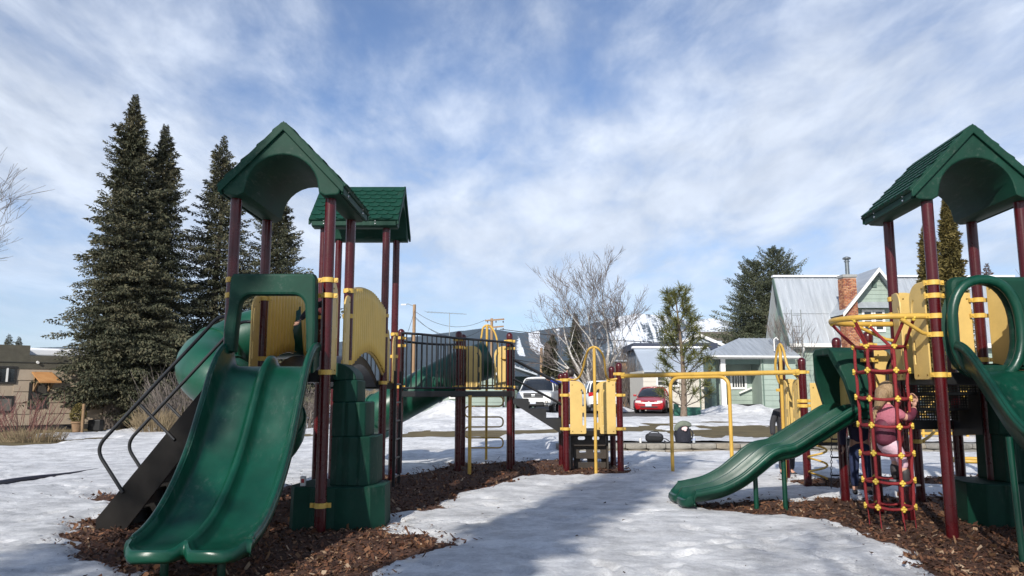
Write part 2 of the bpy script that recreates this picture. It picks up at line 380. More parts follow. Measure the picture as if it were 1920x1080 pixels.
    keep = (th[:-1, :-1] > -.05) | (th[1:, 1:] > -.05) | (th[:-1, 1:] > -.05) | (th[1:, :-1] > -.05)
    # the foot of the wall stays open
    Xc = X[:-1, :-1]; Yc = Y[:-1, :-1]
    keep &= ~((Xc > 1.15) & (Yc > WALL_Y-.12) & (Yc < WALL_Y+.42))
    F = F[keep.reshape(-1)]
    V = np.stack([X, Y, Z], -1).reshape(-1, 3)
    used = np.unique(F); mp = -np.ones(len(V), int); mp[used] = np.arange(len(used)); V = V[used]; F = mp[F]
    sm = snow_mat()
    o = link(bpy.data.objects.new('snow', arrmesh('snow', V, F, sm, True))); tag(o, kind='structure')
def snow_mat():
    m = bpy.data.materials.new('old_snow'); m.use_nodes = True; nt = m.node_tree; N = nt.nodes; L = nt.links
    b = N['Principled BSDF']; b.inputs['Roughness'].default_value = .55; b.inputs['Specular IOR Level'].default_value = .35
    tc = N.new('ShaderNodeTexCoord')
    def noise(s, d, st=(1, 1, 1), ro=.6):
        mp = N.new('ShaderNodeMapping'); mp.inputs['Scale'].default_value = st; L.new(tc.outputs['Object'], mp.inputs[0])
        n = N.new('ShaderNodeTexNoise'); n.inputs['Scale'].default_value = s; n.inputs['Detail'].default_value = d; n.inputs['Roughness'].default_value = ro
        L.new(mp.outputs[0], n.inputs['Vector']); return n.outputs[0]
    a = noise(1.5, 14, (1, 1.35, 1), .82); r = N.new('ShaderNodeValToRGB'); r.color_ramp.elements[0].position = .38; r.color_ramp.elements[1].position = .60
    r.color_ramp.elements[0].color = (.44, .44, .445, 1); r.color_ramp.elements[1].color = (.85, .85, .85, 1); L.new(a, r.inputs[0])
    # grit and meltwater stains
    g = noise(38, 6, (1, 1.6, 1), .7); rg = N.new('ShaderNodeValToRGB'); rg.color_ramp.elements[0].position = .58; rg.color_ramp.elements[1].position = .76
    L.new(g, rg.inputs[0])
    mx = N.new('ShaderNodeMix'); mx.data_type = 'RGBA'; mx.blend_type = 'MULTIPLY'; L.new(r.outputs[0], mx.inputs[6]); mx.inputs[7].default_value = (.62, .58, .54, 1)
    f = N.new('ShaderNodeMath'); f.operation = 'MULTIPLY'; f.inputs[1].default_value = .7; L.new(rg.outputs[0], f.inputs[0]); L.new(f.outputs[0], mx.inputs[0])
    L.new(mx.outputs[2], b.inputs['Base Color'])
    h1 = noise(11, 12, (1, 1.25, 1), .80); bp = N.new('ShaderNodeBump'); bp.inputs['Strength'].default_value = 1.0; bp.inputs['Distance'].default_value = .045
    L.new(h1, bp.inputs['Height']); L.new(bp.outputs[0], b.inputs['Normal'])
    return m
def mulch_chips():
    rs = np.random.RandomState(3); n = 190000
    y = 5.2+rs.rand(n)**1.6*12.5; x = (rs.rand(n)*2-1)*(y*.72+1.5)
    d = np.full(x.shape, 1e9)
    for P in MULCH: d = np.minimum(d, sdf(P, x, y))
    d = d+.26*fbm(x*1.3, y*1.3, 4)+.20*fbm(x*5, y*5, 4)
    k = (d < .03+.30*rs.rand(n)**4) ; x = x[k]; y = y[k]; n = len(x)
    z = base_z(x, y)+.012+.03*fbm(x*1.1+4, y*1.1, 4)+.02*fbm(x*6, y*6, 2)+.006
    z = np.where(d[k] > 0, np.maximum(z, base_z(x, y)+np.clip(d[k]*.24, 0, .055)+.012), z)
    Lh = .007+.026*rs.rand(n)**3; Wh = Lh*(.22+.4*rs.rand(n)); a = rs.rand(n)*6.283; ti = rs.normal(size=n)*.35; tj = rs.normal(size=n)*.45
    c = np.array([[-1, -1], [.9, -.8], [1.1, .9], [-.9, 1]], float)
    lx = c[None, :, 0]*Lh[:, None]*(1+.25*(rs.rand(n, 4)-.5)); ly = c[None, :, 1]*Wh[:, None]*(1+.4*(rs.rand(n, 4)-.5)); lz = lx*np.tan(np.clip(ti, -1, 1))[:, None]+ly*np.tan(np.clip(tj, -1, 1))[:, None]
    ca, sa = np.cos(a), np.sin(a)
    V = np.stack([x[:, None]+lx*ca[:, None]-ly*sa[:, None], y[:, None]+lx*sa[:, None]+ly*ca[:, None], z[:, None]+.004+np.abs(lz.min(1))[:, None]*.6+lz], -1).reshape(-1, 3)
    F = np.arange(n*4).reshape(-1, 4)
    m = bpy.data.materials.new('wood_chips'); m.use_nodes = True; nt = m.node_tree; N = nt.nodes; L = nt.links; b = N['Principled BSDF']; b.inputs['Roughness'].default_value = .9
    ge = N.new('ShaderNodeNewGeometry'); rp = N.new('ShaderNodeValToRGB'); L.new(ge.outputs['Random Per Island'], rp.inputs[0])
    e = rp.color_ramp.elements; e[0].color = (.028, .012, .007, 1); e[1].color = (.34, .25, .17, 1)
    for p, c_ in ((.35, (.068, .025, .011, 1)), (.75, (.145, .060, .027, 1)), (.94, (.21, .12, .062, 1))):
        q_ = e.new(p); q_.color = c_
    L.new(rp.outputs[0], b.inputs['Base Color'])
    o = link(bpy.data.objects.new('mulch_chips', arrmesh('mulch_chips', V, F, m))); tag(o, 'loose brown bark chips spread under the play equipment', 'mulch', kind='stuff')
def snow_litter():
    rs = np.random.RandomState(8); n = 1500
    y = 5.4+rs.rand(n)**1.5*14; x = (rs.rand(n)*2-1)*(y*.7+1)
    d = bare_field(x, y); k = (d > .02) & (d < 2.6*rs.rand(n)**2+.05); x = x[k]; y = y[k]; d = d[k]; n = len(x)
    z = base_z(x, y)+np.clip(d*.3, 0, .055)+.012+.014
    s = .006+.016*rs.rand(n)**3; a = rs.rand(n)*6.283
    c = np.array([[-1, -.5], [1, -.5], [1.2, .4], [-.8, .6]])
    V = np.stack([x[:, None]+s[:, None]*(c[None, :, 0]*np.cos(a)[:, None]-c[None, :, 1]*np.sin(a)[:, None]), y[:, None]+s[:, None]*(c[None, :, 0]*np.sin(a)[:, None]+c[None, :, 1]*np.cos(a)[:, None]), z[:, None]+s[:, None]*rs.rand(n, 4)*1.2], -1).reshape(-1, 3)
    F = np.arange(n*4).reshape(-1, 4)
    o = link(bpy.data.objects.new('leaf_litter', arrmesh('leaf_litter', V, F, mat('litter', (.05, .03, .02), .9, var=.5, scale=20)))); tag(o, 'dark bits of leaf and bark scattered on the snow', 'litter', kind='stuff')
ground_sheets(); mulch_chips(); snow_litter()
# ------------------------------------------------------------------ mountains
def mountains():
    m = bpy.data.materials.new('mountain_forest_and_snow'); m.use_nodes = True; nt = m.node_tree; N = nt.nodes; L = nt.links; b = N['Principled BSDF']; b.inputs['Roughness'].default_value = .95; b.inputs['Specular IOR Level'].default_value = .05
    at_ = N.new('ShaderNodeAttribute'); at_.attribute_name = 'snow_cover'; at_.attribute_type = 'GEOMETRY'
    tc = N.new('ShaderNodeTexCoord'); mp = N.new('ShaderNodeMapping'); mp.inputs['Scale'].default_value = (1, 1, 1); L.new(tc.outputs['Object'], mp.inputs[0])
    n = N.new('ShaderNodeTexNoise'); n.inputs['Scale'].default_value = .055; n.inputs['Detail'].default_value = 8; n.inputs['Roughness'].default_value = .7; L.new(mp.outputs[0], n.inputs['Vector'])
    ad = N.new('ShaderNodeMath'); ad.operation = 'ADD'; L.new(at_.outputs['Fac'], ad.inputs[0])
    mu = N.new('ShaderNodeMath'); mu.operation = 'MULTIPLY'; mu.inputs[1].default_value = .9; L.new(n.outputs[0], mu.inputs[0]); L.new(mu.outputs[0], ad.inputs[1])
    r = N.new('ShaderNodeMapRange'); r.interpolation_type = 'SMOOTHSTEP'; r.inputs['From Min'].default_value = .90; r.inputs['From Max'].default_value = 1.0; L.new(ad.outputs[0], r.inputs['Value'])
    mx = N.new('ShaderNodeMix'); mx.data_type = 'RGBA'; mx.inputs[6].default_value = (.022, .032, .034, 1); mx.inputs[7].default_value = (.82, .84, .87, 1)
    L.new(r.outputs[0], mx.inputs[0]); L.new(mx.outputs[2], b.inputs['Base Color'])
    ridge = [(-700, 660), (0, 652), (400, 645), (620, 641), (770, 631), (850, 621), (905, 614), (945, 619), (985, 623), (1012, 618), (1045, 613), (1095, 608), (1130, 600), (1160, 592), (1195, 586), (1222, 589), (1262, 593), (1290, 601), (1312, 598), (1335, 595), (1360, 599), (1385, 604), (1420, 599), (1500, 606), (1650, 618), (1920, 634), (2600, 655)]
    ru, rv = zip(*ridge); U = np.concatenate([np.linspace(-700, 540, 110), np.linspace(545, 1560, 900), np.linspace(1570, 2600, 90)]); RV = np.interp(U, ru, rv)+1.2*fbm(U*.05, U*0+3, 4)
    D0, D1 = 1900.0, 4200.0; K = 150; V = []; S = []
    for k in range(K):
        s = k/(K-1)*1.15
        D = D0+(D1-D0)*s
        e = np.array([ray(u, v).z/ray(u, v).y for u, v in zip(U, RV)])*D1+CAM_H
        f = np.minimum(s, 1.0)**1.55
        spur = fbm(U*.012+s*.8, U*.004+s*3.2, 5)
        z = e*f*(1-.42*np.clip(spur+.25, 0, 1)*(1-min(s, 1))**.7*min(1, s*3)) if s <= 1 else e*(1-(s-1)*2.2)
        x = (U-960)/FPX*D/_cp*1.0
        V.append(np.stack([x, np.full_like(x, D), z-2], -1))
        vv = np.interp(min(s, 1), [0, 1], [731, 0])
        # snow: open summit slopes on the main peak, cut runs on the left hill
        main = np.exp(-((U-1195)/105)**2)*sstep(.32, .66, s)*.68
        right = np.exp(-((U-1345)/58)**2)*sstep(.55, .82, s)*.56
        left = np.exp(-((U-1008)/44)**4)*sstep(.55, .66, s)*sstep(1.01, .97, s)
        runs = sstep(-.25, .25, np.sin((U-1008)*.15+s*9+2.6*fbm(U*.02, U*0+s*3, 3))+.15)
        runs2 = sstep(.40, .62, vnoise(U*.30+s*16, U*0+s*5.0)*.55+vnoise(U*.75+s*30, U*0+s*11)*.45)
        low = .42*sstep(.1, .2, s)*sstep(.45, .3, s)*(.4+.6*vnoise(U*.03, U*0+s*9))
        S.append(-.02+main*(.74+.35*runs2)+right+left*runs*.85+low+.14*fbm(U*.03+s*3, U*0+s*12, 4))
    V = np.array(V).reshape(-1, 3); S = np.array(S).reshape(-1); idx = np.arange(K*len(U)).reshape(K, len(U))
    F = np.stack([idx[:-1, :-1], idx[:-1, 1:], idx[1:, 1:], idx[1:, :-1]], -1).reshape(-1, 4)
    me = arrmesh('mountains', V, F, m, True); a = me.attributes.new('snow_cover', 'FLOAT', 'POINT'); a.data.foreach_set('value', S.astype(np.float32))
    o = link(bpy.data.objects.new('mountains', me)); tag(o, kind='structure')
mountains()

def haze():
    m = bpy.data.materials.new('haze_air'); m.use_nodes = True; nt = m.node_tree; N = nt.nodes; N.remove(N['Principled BSDF'])
    v = N.new('ShaderNodeVolumePrincipled'); v.inputs['Density'].default_value = .00008; v.inputs['Color'].default_value = (.68, .82, 1, 1); v.inputs['Anisotropy'].default_value = .2
    nt.links.new(v.outputs[0], N['Material Output'].inputs['Volume'])
    b = MB(); b.box((0, 2400, 250), (17000, 6400, 520)); o = b.build('haze', m); o['kind'] = 'stuff'; o['label'] = 'thin blue air between the playground and the mountains'
haze()
# ------------------------------------------------------------------ play structures
def Mx(o, ex, ey, ez):
    ex, ey, ez = Vector(ex), Vector(ey), Vector(ez)
    return Matrix(((ex.x, ey.x, ez.x, o[0]), (ex.y, ey.y, ez.y, o[1]), (ex.z, ey.z, ez.z, o[2]), (0, 0, 0, 1)))
PR = .0625
_pm = {}
def clamp_mesh():
    if 'c' not in _pm:
        b = MB(); b.lathe([(PR+.002, -.028), (PR+.011, -.028), (PR+.011, .028), (PR+.002, .028)], n=20)
        for sx in (-1, 1):
            b.box((sx*(PR+.028), 0, 0), (.05, .028, .05))
            b.box((sx*(PR+.034), -.018, 0), (.022, .012, .022))
        _pm['c'] = b.mesh('clamp', clamp_y)
    return _pm['c']
def post(root, x, y, top, dome=False, clamps=(), rot=0.0):
    z0 = bz(x, y)-.25
    key = (round(top-z0, 2), dome)
    if key not in _pm:
        H = top-z0
        prof = [(PR, 0), (PR, H-(.06 if dome else 0))]
        b = MB(); b.lathe(prof, n=24); me = b.mesh('post', maroon, 50)
        _pm[key] = me
    p = inst(_pm[key], 'post', root, Matrix.Translation((x, y, z0)))
    if dome:
        b = MB(); b.lathe([(PR+.005, -.055), (PR+.005, 0)]+[((PR+.005)*math.cos(R(a)), (PR+.005)*math.sin(R(a))) for a in (15, 30, 45, 60, 75, 88)], n=24)
        if 'd' not in _pm: _pm['d'] = b.mesh('post_cap', maroon, 60)
        inst(_pm['d'], 'post_cap', p, Matrix.Translation((x, y, top-.06)))
    for c in clamps:
        z, a = c if isinstance(c, tuple) else (c, 0)
        inst(clamp_mesh(), 'clamp', p, Matrix.Translation((x, y, z)) @ Matrix.Rotation(R(a), 4, 'Z'))
    return p
def toyroof(root,  cx, y0, y1, hw, ze, za, arch_w, arch_h, M=None, rows=8, label=None):
    """moulded gable roof: body with a barrel opening, eaves, barge boards, scalloped shingles. local: ridge along y"""
    M = M or Matrix.Identity(4)
    zf = ze+.12; th = math.atan2(za-zf, hw); L = math.hypot(za-zf, hw)
    out = [(-hw, zf), (-hw+.02, ze+.02), (-hw+.05, ze)] + [(-arch_w-.08, ze-.01), (-arch_w-.01, ze+.03)] + [(arch_w*math.cos(R(a)), ze+.06+arch_h*math.sin(R(a))) for a in range(174, 0, -12)] + [(arch_w+.01, ze+.03), (arch_w+.08, ze-.01), (hw-.05, ze), (hw-.02, ze+.02), (hw, zf), (0, za)]
    me = plate_mesh('tower_roof', out, [], (y1-y0), .018, green_m)
    body = inst(me, 'tower_roof', root, M @ Mx((cx, (y0+y1)/2, 0), (1, 0, 0), (0, 0, 1), (0, -1, 0)))
    # raised barge boards along both gable edges
    g = .05; hwx = hw+.035; zl = za-(za-zf)/hw*hwx
    ch = [(-hwx, zl+.028), (0, za+.045), (hwx, zl+.028), (hwx, zl-.055), (hwx-.02, zl-.06), (0, za-.065), (-hwx+.02, zl-.06), (-hwx, zl-.055)]
    for yy in (y0-.018, y1+.018):
        inst(plate_mesh('barge_board', ch, [], .036, .008, green_m), 'barge_board', body, M @ Mx((cx, yy, 0), (1, 0, 0), (0, 0, 1), (0, -1, 0)))
    for sgn in (-1, 1):
        # roof slab
        d = Vector((sgn*math.cos(th), 0, -math.sin(th))); nn = Vector((sgn*math.sin(th), 0, math.cos(th)))
        b = MB()
        o = Vector((cx, 0, za))
        p = [o+nn*.004, o+d*(L+.05)+nn*.004, o+d*(L+.05)+nn*.034, o+nn*.034+Vector((0, 0, .01))]
        q0 = [M @ (v+Vector((0, y0-.03, 0))) for v in p]; q1 = [M @ (v+Vector((0, y1+.03, 0))) for v in p]
        b.loft([q0, q1]); slab = b.build('roof_slope', green_m, body, bevel=.006)
        # eave fascia with bolts
        b = MB(); c = Vector((cx+sgn*(hw+.012), (y0+y1)/2, ze+.062)); b.box((0, 0, 0), (.03, y1-y0-.02, .11)); b.v = [tuple(M @ (Vector(v)+c)) for v in b.v]
        fas = b.build('eave_board', green_m, body, bevel=.01)
        for yy in (y0+.22, y1-.36):
            for dz in (-.022, .03):
                bb = MB(); bb.lathe([(.014, 0), (.014, .006), (.008, .013)], n=10)
                if 'bolt' not in _pm: _pm['bolt'] = bb.mesh('bolt', chrome)
                inst(_pm['bolt'], 'bolt', body, M @ Mx((c.x+sgn*.016, yy, c.z+dz), (0, 1, 0), (0, 0, sgn), (sgn, 0, 0)))
        # scalloped shingles
        cols = 8; w = (y1-y0+.05)/cols; rh = (L+.02)/rows
        key = ('sh', round(w, 3), round(rh, 3))
        if key not in _pm:
            poly = [(-w/2+.002, 0), (-w/2+.002, -rh*.85)] + [(w/2*.985*math.cos(R(a)), -rh*.85+rh*.34*math.sin(R(a))) for a in range(195, 350, 22)] + [(w/2-.002, -rh*.85), (w/2-.002, 0)]
            bb = MB(); n = len(poly); v = []
            for x_, y_ in poly:      # thicker at the butt
                v.append((x_, y_, .004+.016*min(1, -y_/rh)))
            v += [(x_, y_, -.002) for x_, y_ in poly]
            bb.add(v, [tuple(range(n))]+[(k, (k+1) % n, n+(k+1) % n, n+k) for k in range(n)])
            _pm[key] = bb.mesh('shingle', green_m, 25)
        for r_ in range(rows):
            for c_ in range(cols + (r_ % 2)):
                yc = y0-.025+w*(c_+.5) - (w/2 if r_ % 2 else 0)
                if yc-w/2 < y0-.03-.001 or yc+w/2 > y1+.03+.001: continue
                pos = o+d*(r_*rh+.01)+nn*.034; pos.y = yc
                inst(_pm[key], 'shingle', body, M @ Mx(pos, (0, sgn, 0), -d, nn))
    return body
def handpanel(root, o, ex, w, z0, z1, flip=1, name='side_panel', slots=True, label=None):
    """yellow plate with one rounded upper corner and two hand slots; local x runs from its post outward"""
    h = z1-z0
    out = [(0, 0), (w-.02, 0), (w, .02), (w, h-.22)] + arc(w-.2, h-.2, .2, .2, 0, 90, 6) + [(0.0, h)]
    hs = []
    if slots:
        hs = [rrect(w-.075, h*.16, w-.04, h*.40, .016, 3), [(w-.075, h*.52)]+[(w-.04, h*.52), (w-.04, h*.72)]+arc(w-.13, h*.74, .09, .12, 0, 62, 4)+arc(w-.13, h*.74, .055, .09, 62, 0, 4)]
    me = plate_mesh('side_panel', out, hs, .022, .007, panel_y)
    ex = Vector(ex).normalized(); ez = ex.cross(Vector((0, 0, 1)))
    o_ = inst(me, name, root, Mx((o[0], o[1], z0), ex, (0, 0, 1), ez))
    for zz in (.05, h-.08):
        for xx in ((.05, w-.1) if zz < .1 else (.05,)):
            key = 'boltd'
            if key not in _pm:
                bb = MB(); bb.lathe([(.011, 0), (.011, .005), (.006, .009)], n=8); _pm[key] = bb.mesh('bolt', mat('bolt_brass', (.25, .16, .04), .4, metal=.6))
            p = Vector((o[0], o[1], z0+zz))+ex*xx
            inst(_pm[key], 'bolt', o_, Mx(p-ez*.011*1.0, ex, (0, 0, -1), -ez)); inst(_pm[key], 'bolt', o_, Mx(p+ez*.011, ex, (0, 0, 1), ez))
    return o_
def chute(root, name, prof, width, lanes, wall, M, lip=.06, material=None, div=.12, n_u=14, label=None, scallop=.12):
    """open plastic slide. prof: (forward, z) of the bed, local frame: forward = +x, across = y; M places it"""
    material = material or green
    P = smooth_path([(a, 0, z) for a, z in prof], 7); m = len(P)
    hw = width/2; lw = width/lanes
    def section(wl):
        s = [(-hw-.035, wl-.07), (-hw-.035, wl-.015), (-hw-.012, wl), (-hw+.012, wl-.006), (-hw+.03, wl*.5), (-hw+.06, wl*.12+.004), (-hw+.12, 0)]
        for l in range(1, lanes):
            c = -hw+l*lw; d = min(div, wl*.95)
            s += [(c-.10, 0), (c-.06, .02), (c-.03, d*.75), (c-.012, d), (c+.012, d), (c+.03, d*.75), (c+.06, .02), (c+.10, 0)]
        return s+[(-a, b) for a, b in s[:7]][::-1]
    secs = []
    for i, p in enumerate(P):
        a = P[max(0, i-1)]; b = P[min(m-1, i+1)]; t = (b-a).normalized(); nrm = Vector((-t.z, 0, t.x))
        if nrm.z < 0: nrm = -nrm
        s = i/(m-1); wl = wall[0]+(wall[1]-wall[0])*s
        e = max(0, (s-.80)/.20)
        row = []
        for y, zz in section(wl):
            f = abs((y+hw) % lw/lw-.5)*2 if abs(y) < hw else 1.0
            fwd = scallop*(1-f**2.5)*e**1.5 - .05*e*(1 if abs(y) >= hw-.02 else 0)
            q = p+nrm*zz*(1-.0*e)+t*fwd; q.y = y; row.append(M @ q)
        secs.append(row)
    # rolled end lip
    last = P[-1]; rim = []
    for k, (dz, dx) in enumerate(((.014, .012), (.008, .034), (-.03, .042), (-.06, .02))):
        row = []
        for j, (y, zz) in enumerate(section(wall[1])):
            f = abs((y+hw) % lw/lw-.5)*2 if abs(y) < hw else 1.0
            q = Vector((last.x+scallop*(1-f**2.5)-.05*(1 if abs(y) >= hw-.02 else 0)+dx, y, last.z+max(0, zz)*(.80-.22*k)+dz+(.03 if k < 2 else 0)*(1-f)))
            row.append(M @ q)
        rim.append(row)
    b = MB(); b.loft(secs+rim, closed=False)
    o = b.build(name, material, root, solid=.022, ang=60)
    if label: o['label'] = label
    # rolled rims along both sides
    for side in (0, -1):
        bb = MB(); path = [Vector(s[2 if side == 0 else -3]) for s in secs]
        bb.tube(path, .024, 8); bb.build('rolled_rim', material, o, ang=80)
    for l in range(1, lanes):
        bb = MB(); mid = len(secs[0])//2
        ii = 7+(l-1)*8+3
        bb.tube([(Vector(s[ii])+Vector(s[ii+1]))/2-Vector((0, 0, .006)) for s in secs], .016, 8); bb.build('lane_ridge', material, o, ang=80)
    return o, P
def climber(root, M):
    """stack of moulded rock steps on an octagonal base (coordinates of the left tower)"""
    def tier(name, poly, z0, z1, tap=.012, par=None):
        b = MB(); n = len(poly); cx = sum(p[0] for p in poly)/n; cy = sum(p[1] for p in poly)/n
        lo = [M @ Vector((p[0], p[1], z0)) for p in poly]; hi = [M @ Vector((p[0]+(cx-p[0])*tap*2, p[1]+(cy-p[1])*tap*2, z1)) for p in poly]
        b.loft([lo, hi]); return b.build(name, green_m, par or root, bevel=.018, ang=30)
    base = tier('rock_climber', [(-2.60, 8.98), (-2.5, 8.74), (-2.30, 8.745), (-2.26, 8.70), (-2.12, 8.70), (-2.02, 8.73), (-1.97, 8.71), (-1.86, 8.71), (-1.62, 8.80), (-1.48, 8.98), (-1.48, 9.4), (-1.7, 9.6), (-2.5, 9.6)], -.08, .50)
    tier('climber_step', [(-2.13, 8.93), (-2.03, 8.86), (-1.985, 8.885), (-1.90, 8.83), (-1.80, 8.86), (-1.77, 8.845), (-1.66, 8.90), (-1.60, 9.06), (-1.61, 9.5), (-2.13, 9.5)], .495, 1.06, par=base)
    tier('climber_step', [(-2.14, 8.97), (-2.0, 8.88), (-1.97, 8.90), (-1.93, 8.865), (-1.84, 8.90), (-1.80, 8.885), (-1.73, 8.93), (-1.70, 9.08), (-1.72, 9.48), (-2.14, 9.48)], 1.055, 1.46, par=base)
    tier('climber_step', [(-2.15, 9.0), (-2.02, 8.92), (-1.97, 8.90), (-1.84, 8.95), (-1.81, 9.1), (-1.84, 9.46), (-2.15, 9.46)], 1.455, 1.72, par=base)
    b = MB(); secs = []
    for k in range(7):
        a = R(90*k/6); secs.append([M @ Vector((-2.15+.30*math.sin(a)*1.0, y, 1.715+.20*math.cos(a))) for y in (8.97, 9.45)]+[M @ Vector((-2.15, y, 1.715)) for y in (9.45, 8.97)])
    for i in range(7): pass
    prof = [(-2.15, 1.715)]+[(-2.15+.29*math.sin(R(a)), 1.717+.21*math.cos(R(a))) for a in range(0, 91, 15)]
    lo = [M @ Vector((x, 8.96, z)) for x, z in prof]; hi = [M @ Vector((x, 9.45, z)) for x, z in prof]
    b.loft([lo, hi]); b.build('climber_cap', green_m, base, bevel=.015, ang=40)
    return base
def hoodframe(root, x0, x1, z0, z1, ox0, ox1, oz1, y, thick, r=.14, M=None, bot=None):
    bot = z0 if bot is None else bot
    out = [(x0-.03, z0), (x0-.045, z0+.25), (x0-.01, z0+.5)] + [(x0, z1-.05), (x0+.03, z1)] + [(x1-.03, z1), (x1, z1-.05), (x1+.01, z0+.5), (x1+.02, z0+.2), (x1+.01, z0), (ox1+.03, z0), (ox1+.02, z0+.25)] + arc(ox1-r, oz1-r, r, r, 0, 90, 6)+arc(ox0+r, oz1-r, r, r, 90, 180, 6)+[(ox0-.02, z0+.25), (ox0-.03, z0)]
    me = plate_mesh('slide_hood', out, [], thick, .03, green_m)
    return inst(me, 'slide_hood', root, (M or Matrix.Identity(4)) @ Mx((0, y, 0), (1, 0, 0), (0, 0, 1), (0, -1, 0)))
def tubeslide(root, name, pts, r, material, flanges=(), label=None, n=22):
    P = smooth_path(pts, 8); b = MB(); b.tube(P, r, n, cap=False)
    o = b.build(name, material, root, solid=.02, ang=60)
    if label: o['label'] = label
    for i in flanges:
        t = (P[min(i+1, len(P)-1)]-P[i-1]).normalized(); q = t.to_track_quat('Z', 'Y').to_matrix().to_4x4()
        bb = MB(); bb.lathe([(r+.004, -.03), (r+.03, -.03), (r+.036, 0), (r+.03, .03), (r+.004, .03)], P[i], 28, q); bb.build('joint_ring', material, o, ang=50)
    return o
def deck(root, poly, z, th, name='deck', m=None):
    b = MB(); b.prism(poly, z-th, z); return b.build(name, m or black, root, bevel=.008)
def bolted_rail(root, path, r, name, m, n=10, parent=None):
    b = MB(); b.tube(path, r, n); return b.build(name, m, parent or root, ang=70)

# ================================================= LEFT STRUCTURE
XA0, XA1, YA0, YA1 = -3.24, -2.13, 8.54, 9.65
XB0, XB1, YB0, YB1 = -3.19, -2.13, 12.4, 13.5
left = thing('play_structure', 'maroon and green play structure with two roofed towers and a black railed deck', 'play structure', (-2.1, 11.5, 0))
ZD = 1.83
post(left, XA0, YA0, 3.9, clamps=((2.86, 90), (2.68, 90)))
post(left, XA1, YA0, 3.9, clamps=((2.86, 0), (2.68, 0), (1.80, 90), (.33, 0)))
post(left, XA0, YA1, 3.9, clamps=((2.78, 0), (2.0, 0)))
post(left, XA1, YA1, 3.9, clamps=((2.88, 90), (2.55, 90), (1.95, 90)))
post(left, XB0, YB0, 4.38, clamps=(2.8,)); post(left, XB1, YB0, 4.38, clamps=((2.83, 90), (2.5, 90), (1.72, 90)))
post(left, XB0, YB1, 4.38); post(left, XB1, YB1, 4.38, clamps=((2.6, 90), (2.2, 90)))
post(left, -3.42, 10.35, 3.0, True, clamps=(2.7,))
toyroof(left, -2.66, 8.36, 9.80, .69, 3.83, 4.66, .42, .42)
# roof of the rear tower: ridge runs across
MBt = Matrix.Translation((-2.65, 12.95, 0)) @ Matrix.Rotation(R(-90), 4, 'Z')
toyroof(left, 0, -.72, .72, .72, 4.32, 5.16, .44, .44, MBt)
deck(left, [(XA0, YA0), (XA1, YA0), (XA1, YA1), (XA0, YA1)], ZD, .14)
deck(left, [(XB0, YB0), (XB1, YB0), (XB1, YB1), (XB0, YB1)], 1.76, .14)
# arched bridge between the towers
b = MB(); K = 16; secs = []
for k in range(K+1):
    y = YA1+.05+(YB0-.1-YA1)*k/K; zc = 1.80+.30*math.sin(math.pi*k/K)-.05*k/K
    secs.append([(XA0+.10, y, zc-.10), (XA1-.10, y, zc-.10), (XA1-.10, y, zc+.02), (XA0+.10, y, zc+.02)])
b.loft(secs); b.build('bridge_deck', black, left, ang=20)
def ribbed(x, name='bridge_barrier'):
    ncol = 18; fine = 10; V = []; rows = 6; top = []; bot = []
    b = MB(); n = ncol*fine+1; y0, y1 = YA1+.13, YB0-.13
    g = []
    for i in range(n):
        s = i/(n-1); y = y0+(y1-y0)*s; e = math.sin(math.pi*s)
        zt = 2.92+.13*math.sin(math.pi*min(1, s*1.05)); zb = 1.93+.26*e-.06*s
        ph = (i % fine)/fine; off = .048*(abs(math.sin(math.pi*ph))**.7)
        col = [(x+off, y, zb+(zt-zb)*k/rows) for k in range(rows+1)]
        g.append(col); top.append((x-.004, y, zt)); bot.append((x-.004, y, zb))
    b.loft(g, closed=False); o = b.build(name, mat('yellow_ribbed_plastic', (.66, .43, .09), .45, var=.08, scale=3, rvar=.05), left, solid=.010, ang=25)
    for p, nm in ((top, 'top_rim'), (bot, 'bottom_rim')):
        bb = MB(); bb.tube(p[::4]+[p[-1]], .022, 8); bb.build(nm, panel_y, o, ang=70)
    for yy, zb, zt in ((y0-.03, 1.90, 2.93), (y1+.03, 1.84, 2.92)):
        me = plate_mesh('end_plate', rrect(-.05, zb, .05, zt, .045), [], .02, .006, panel_y)
        inst(me, 'end_plate', o, Mx((x, yy, 0), (0, 1, 0), (0, 0, 1), (1, 0, 0)))
ribbed(XA1+.005); ribbed(XA0-.005)
# twin slide out of the front tower
Ms = Mx((-2.69, 8.45, 0), (0, -1, 0), (1, 0, 0), (0, 0, 1)); Ms = Matrix.Translation((-2.69, 8.45, 0)) @ Matrix.Rotation(R(-90), 4, 'Z')
hood = hoodframe(left, -3.17, -2.21, 2.02, 2.90, -3.06, -2.32, 2.66, 8.36, .16)
sl, P_ = chute(left, 'twin_slide', [(0, 1.845), (.14, 1.84), (.32, 1.70), (.55, 1.36), (.82, .96), (1.13, .64), (1.44, .42), (1.72, .305), (1.94, .275), (2.04, .28)], .97, 2, (.27, .085), Ms, label='green twin slide with two lanes', scallop=.20)
for x in (-2.92, -2.44):
    b = MB(); b.tube([(x, 6.52, -.2), (x, 6.52, .24)], .034, 12); b.build('slide_leg', green, sl)
# hood cheeks joining hood to slide walls
for x in (-3.19, -2.19):
    b = MB(); b.loft([[(x-.02, 8.43, 1.86), (x+.02, 8.43, 1.86), (x+.02, 8.43, 2.12), (x-.02, 8.43, 2.12)], [(x-.02, 8.2, 1.78), (x+.02, 8.2, 1.78), (x+.02, 8.2, 2.06), (x-.02, 8.2, 2.06)]]); b.build('hood_cheek', green, hood, bevel=.01)
climber(left, Matrix.Identity(4))
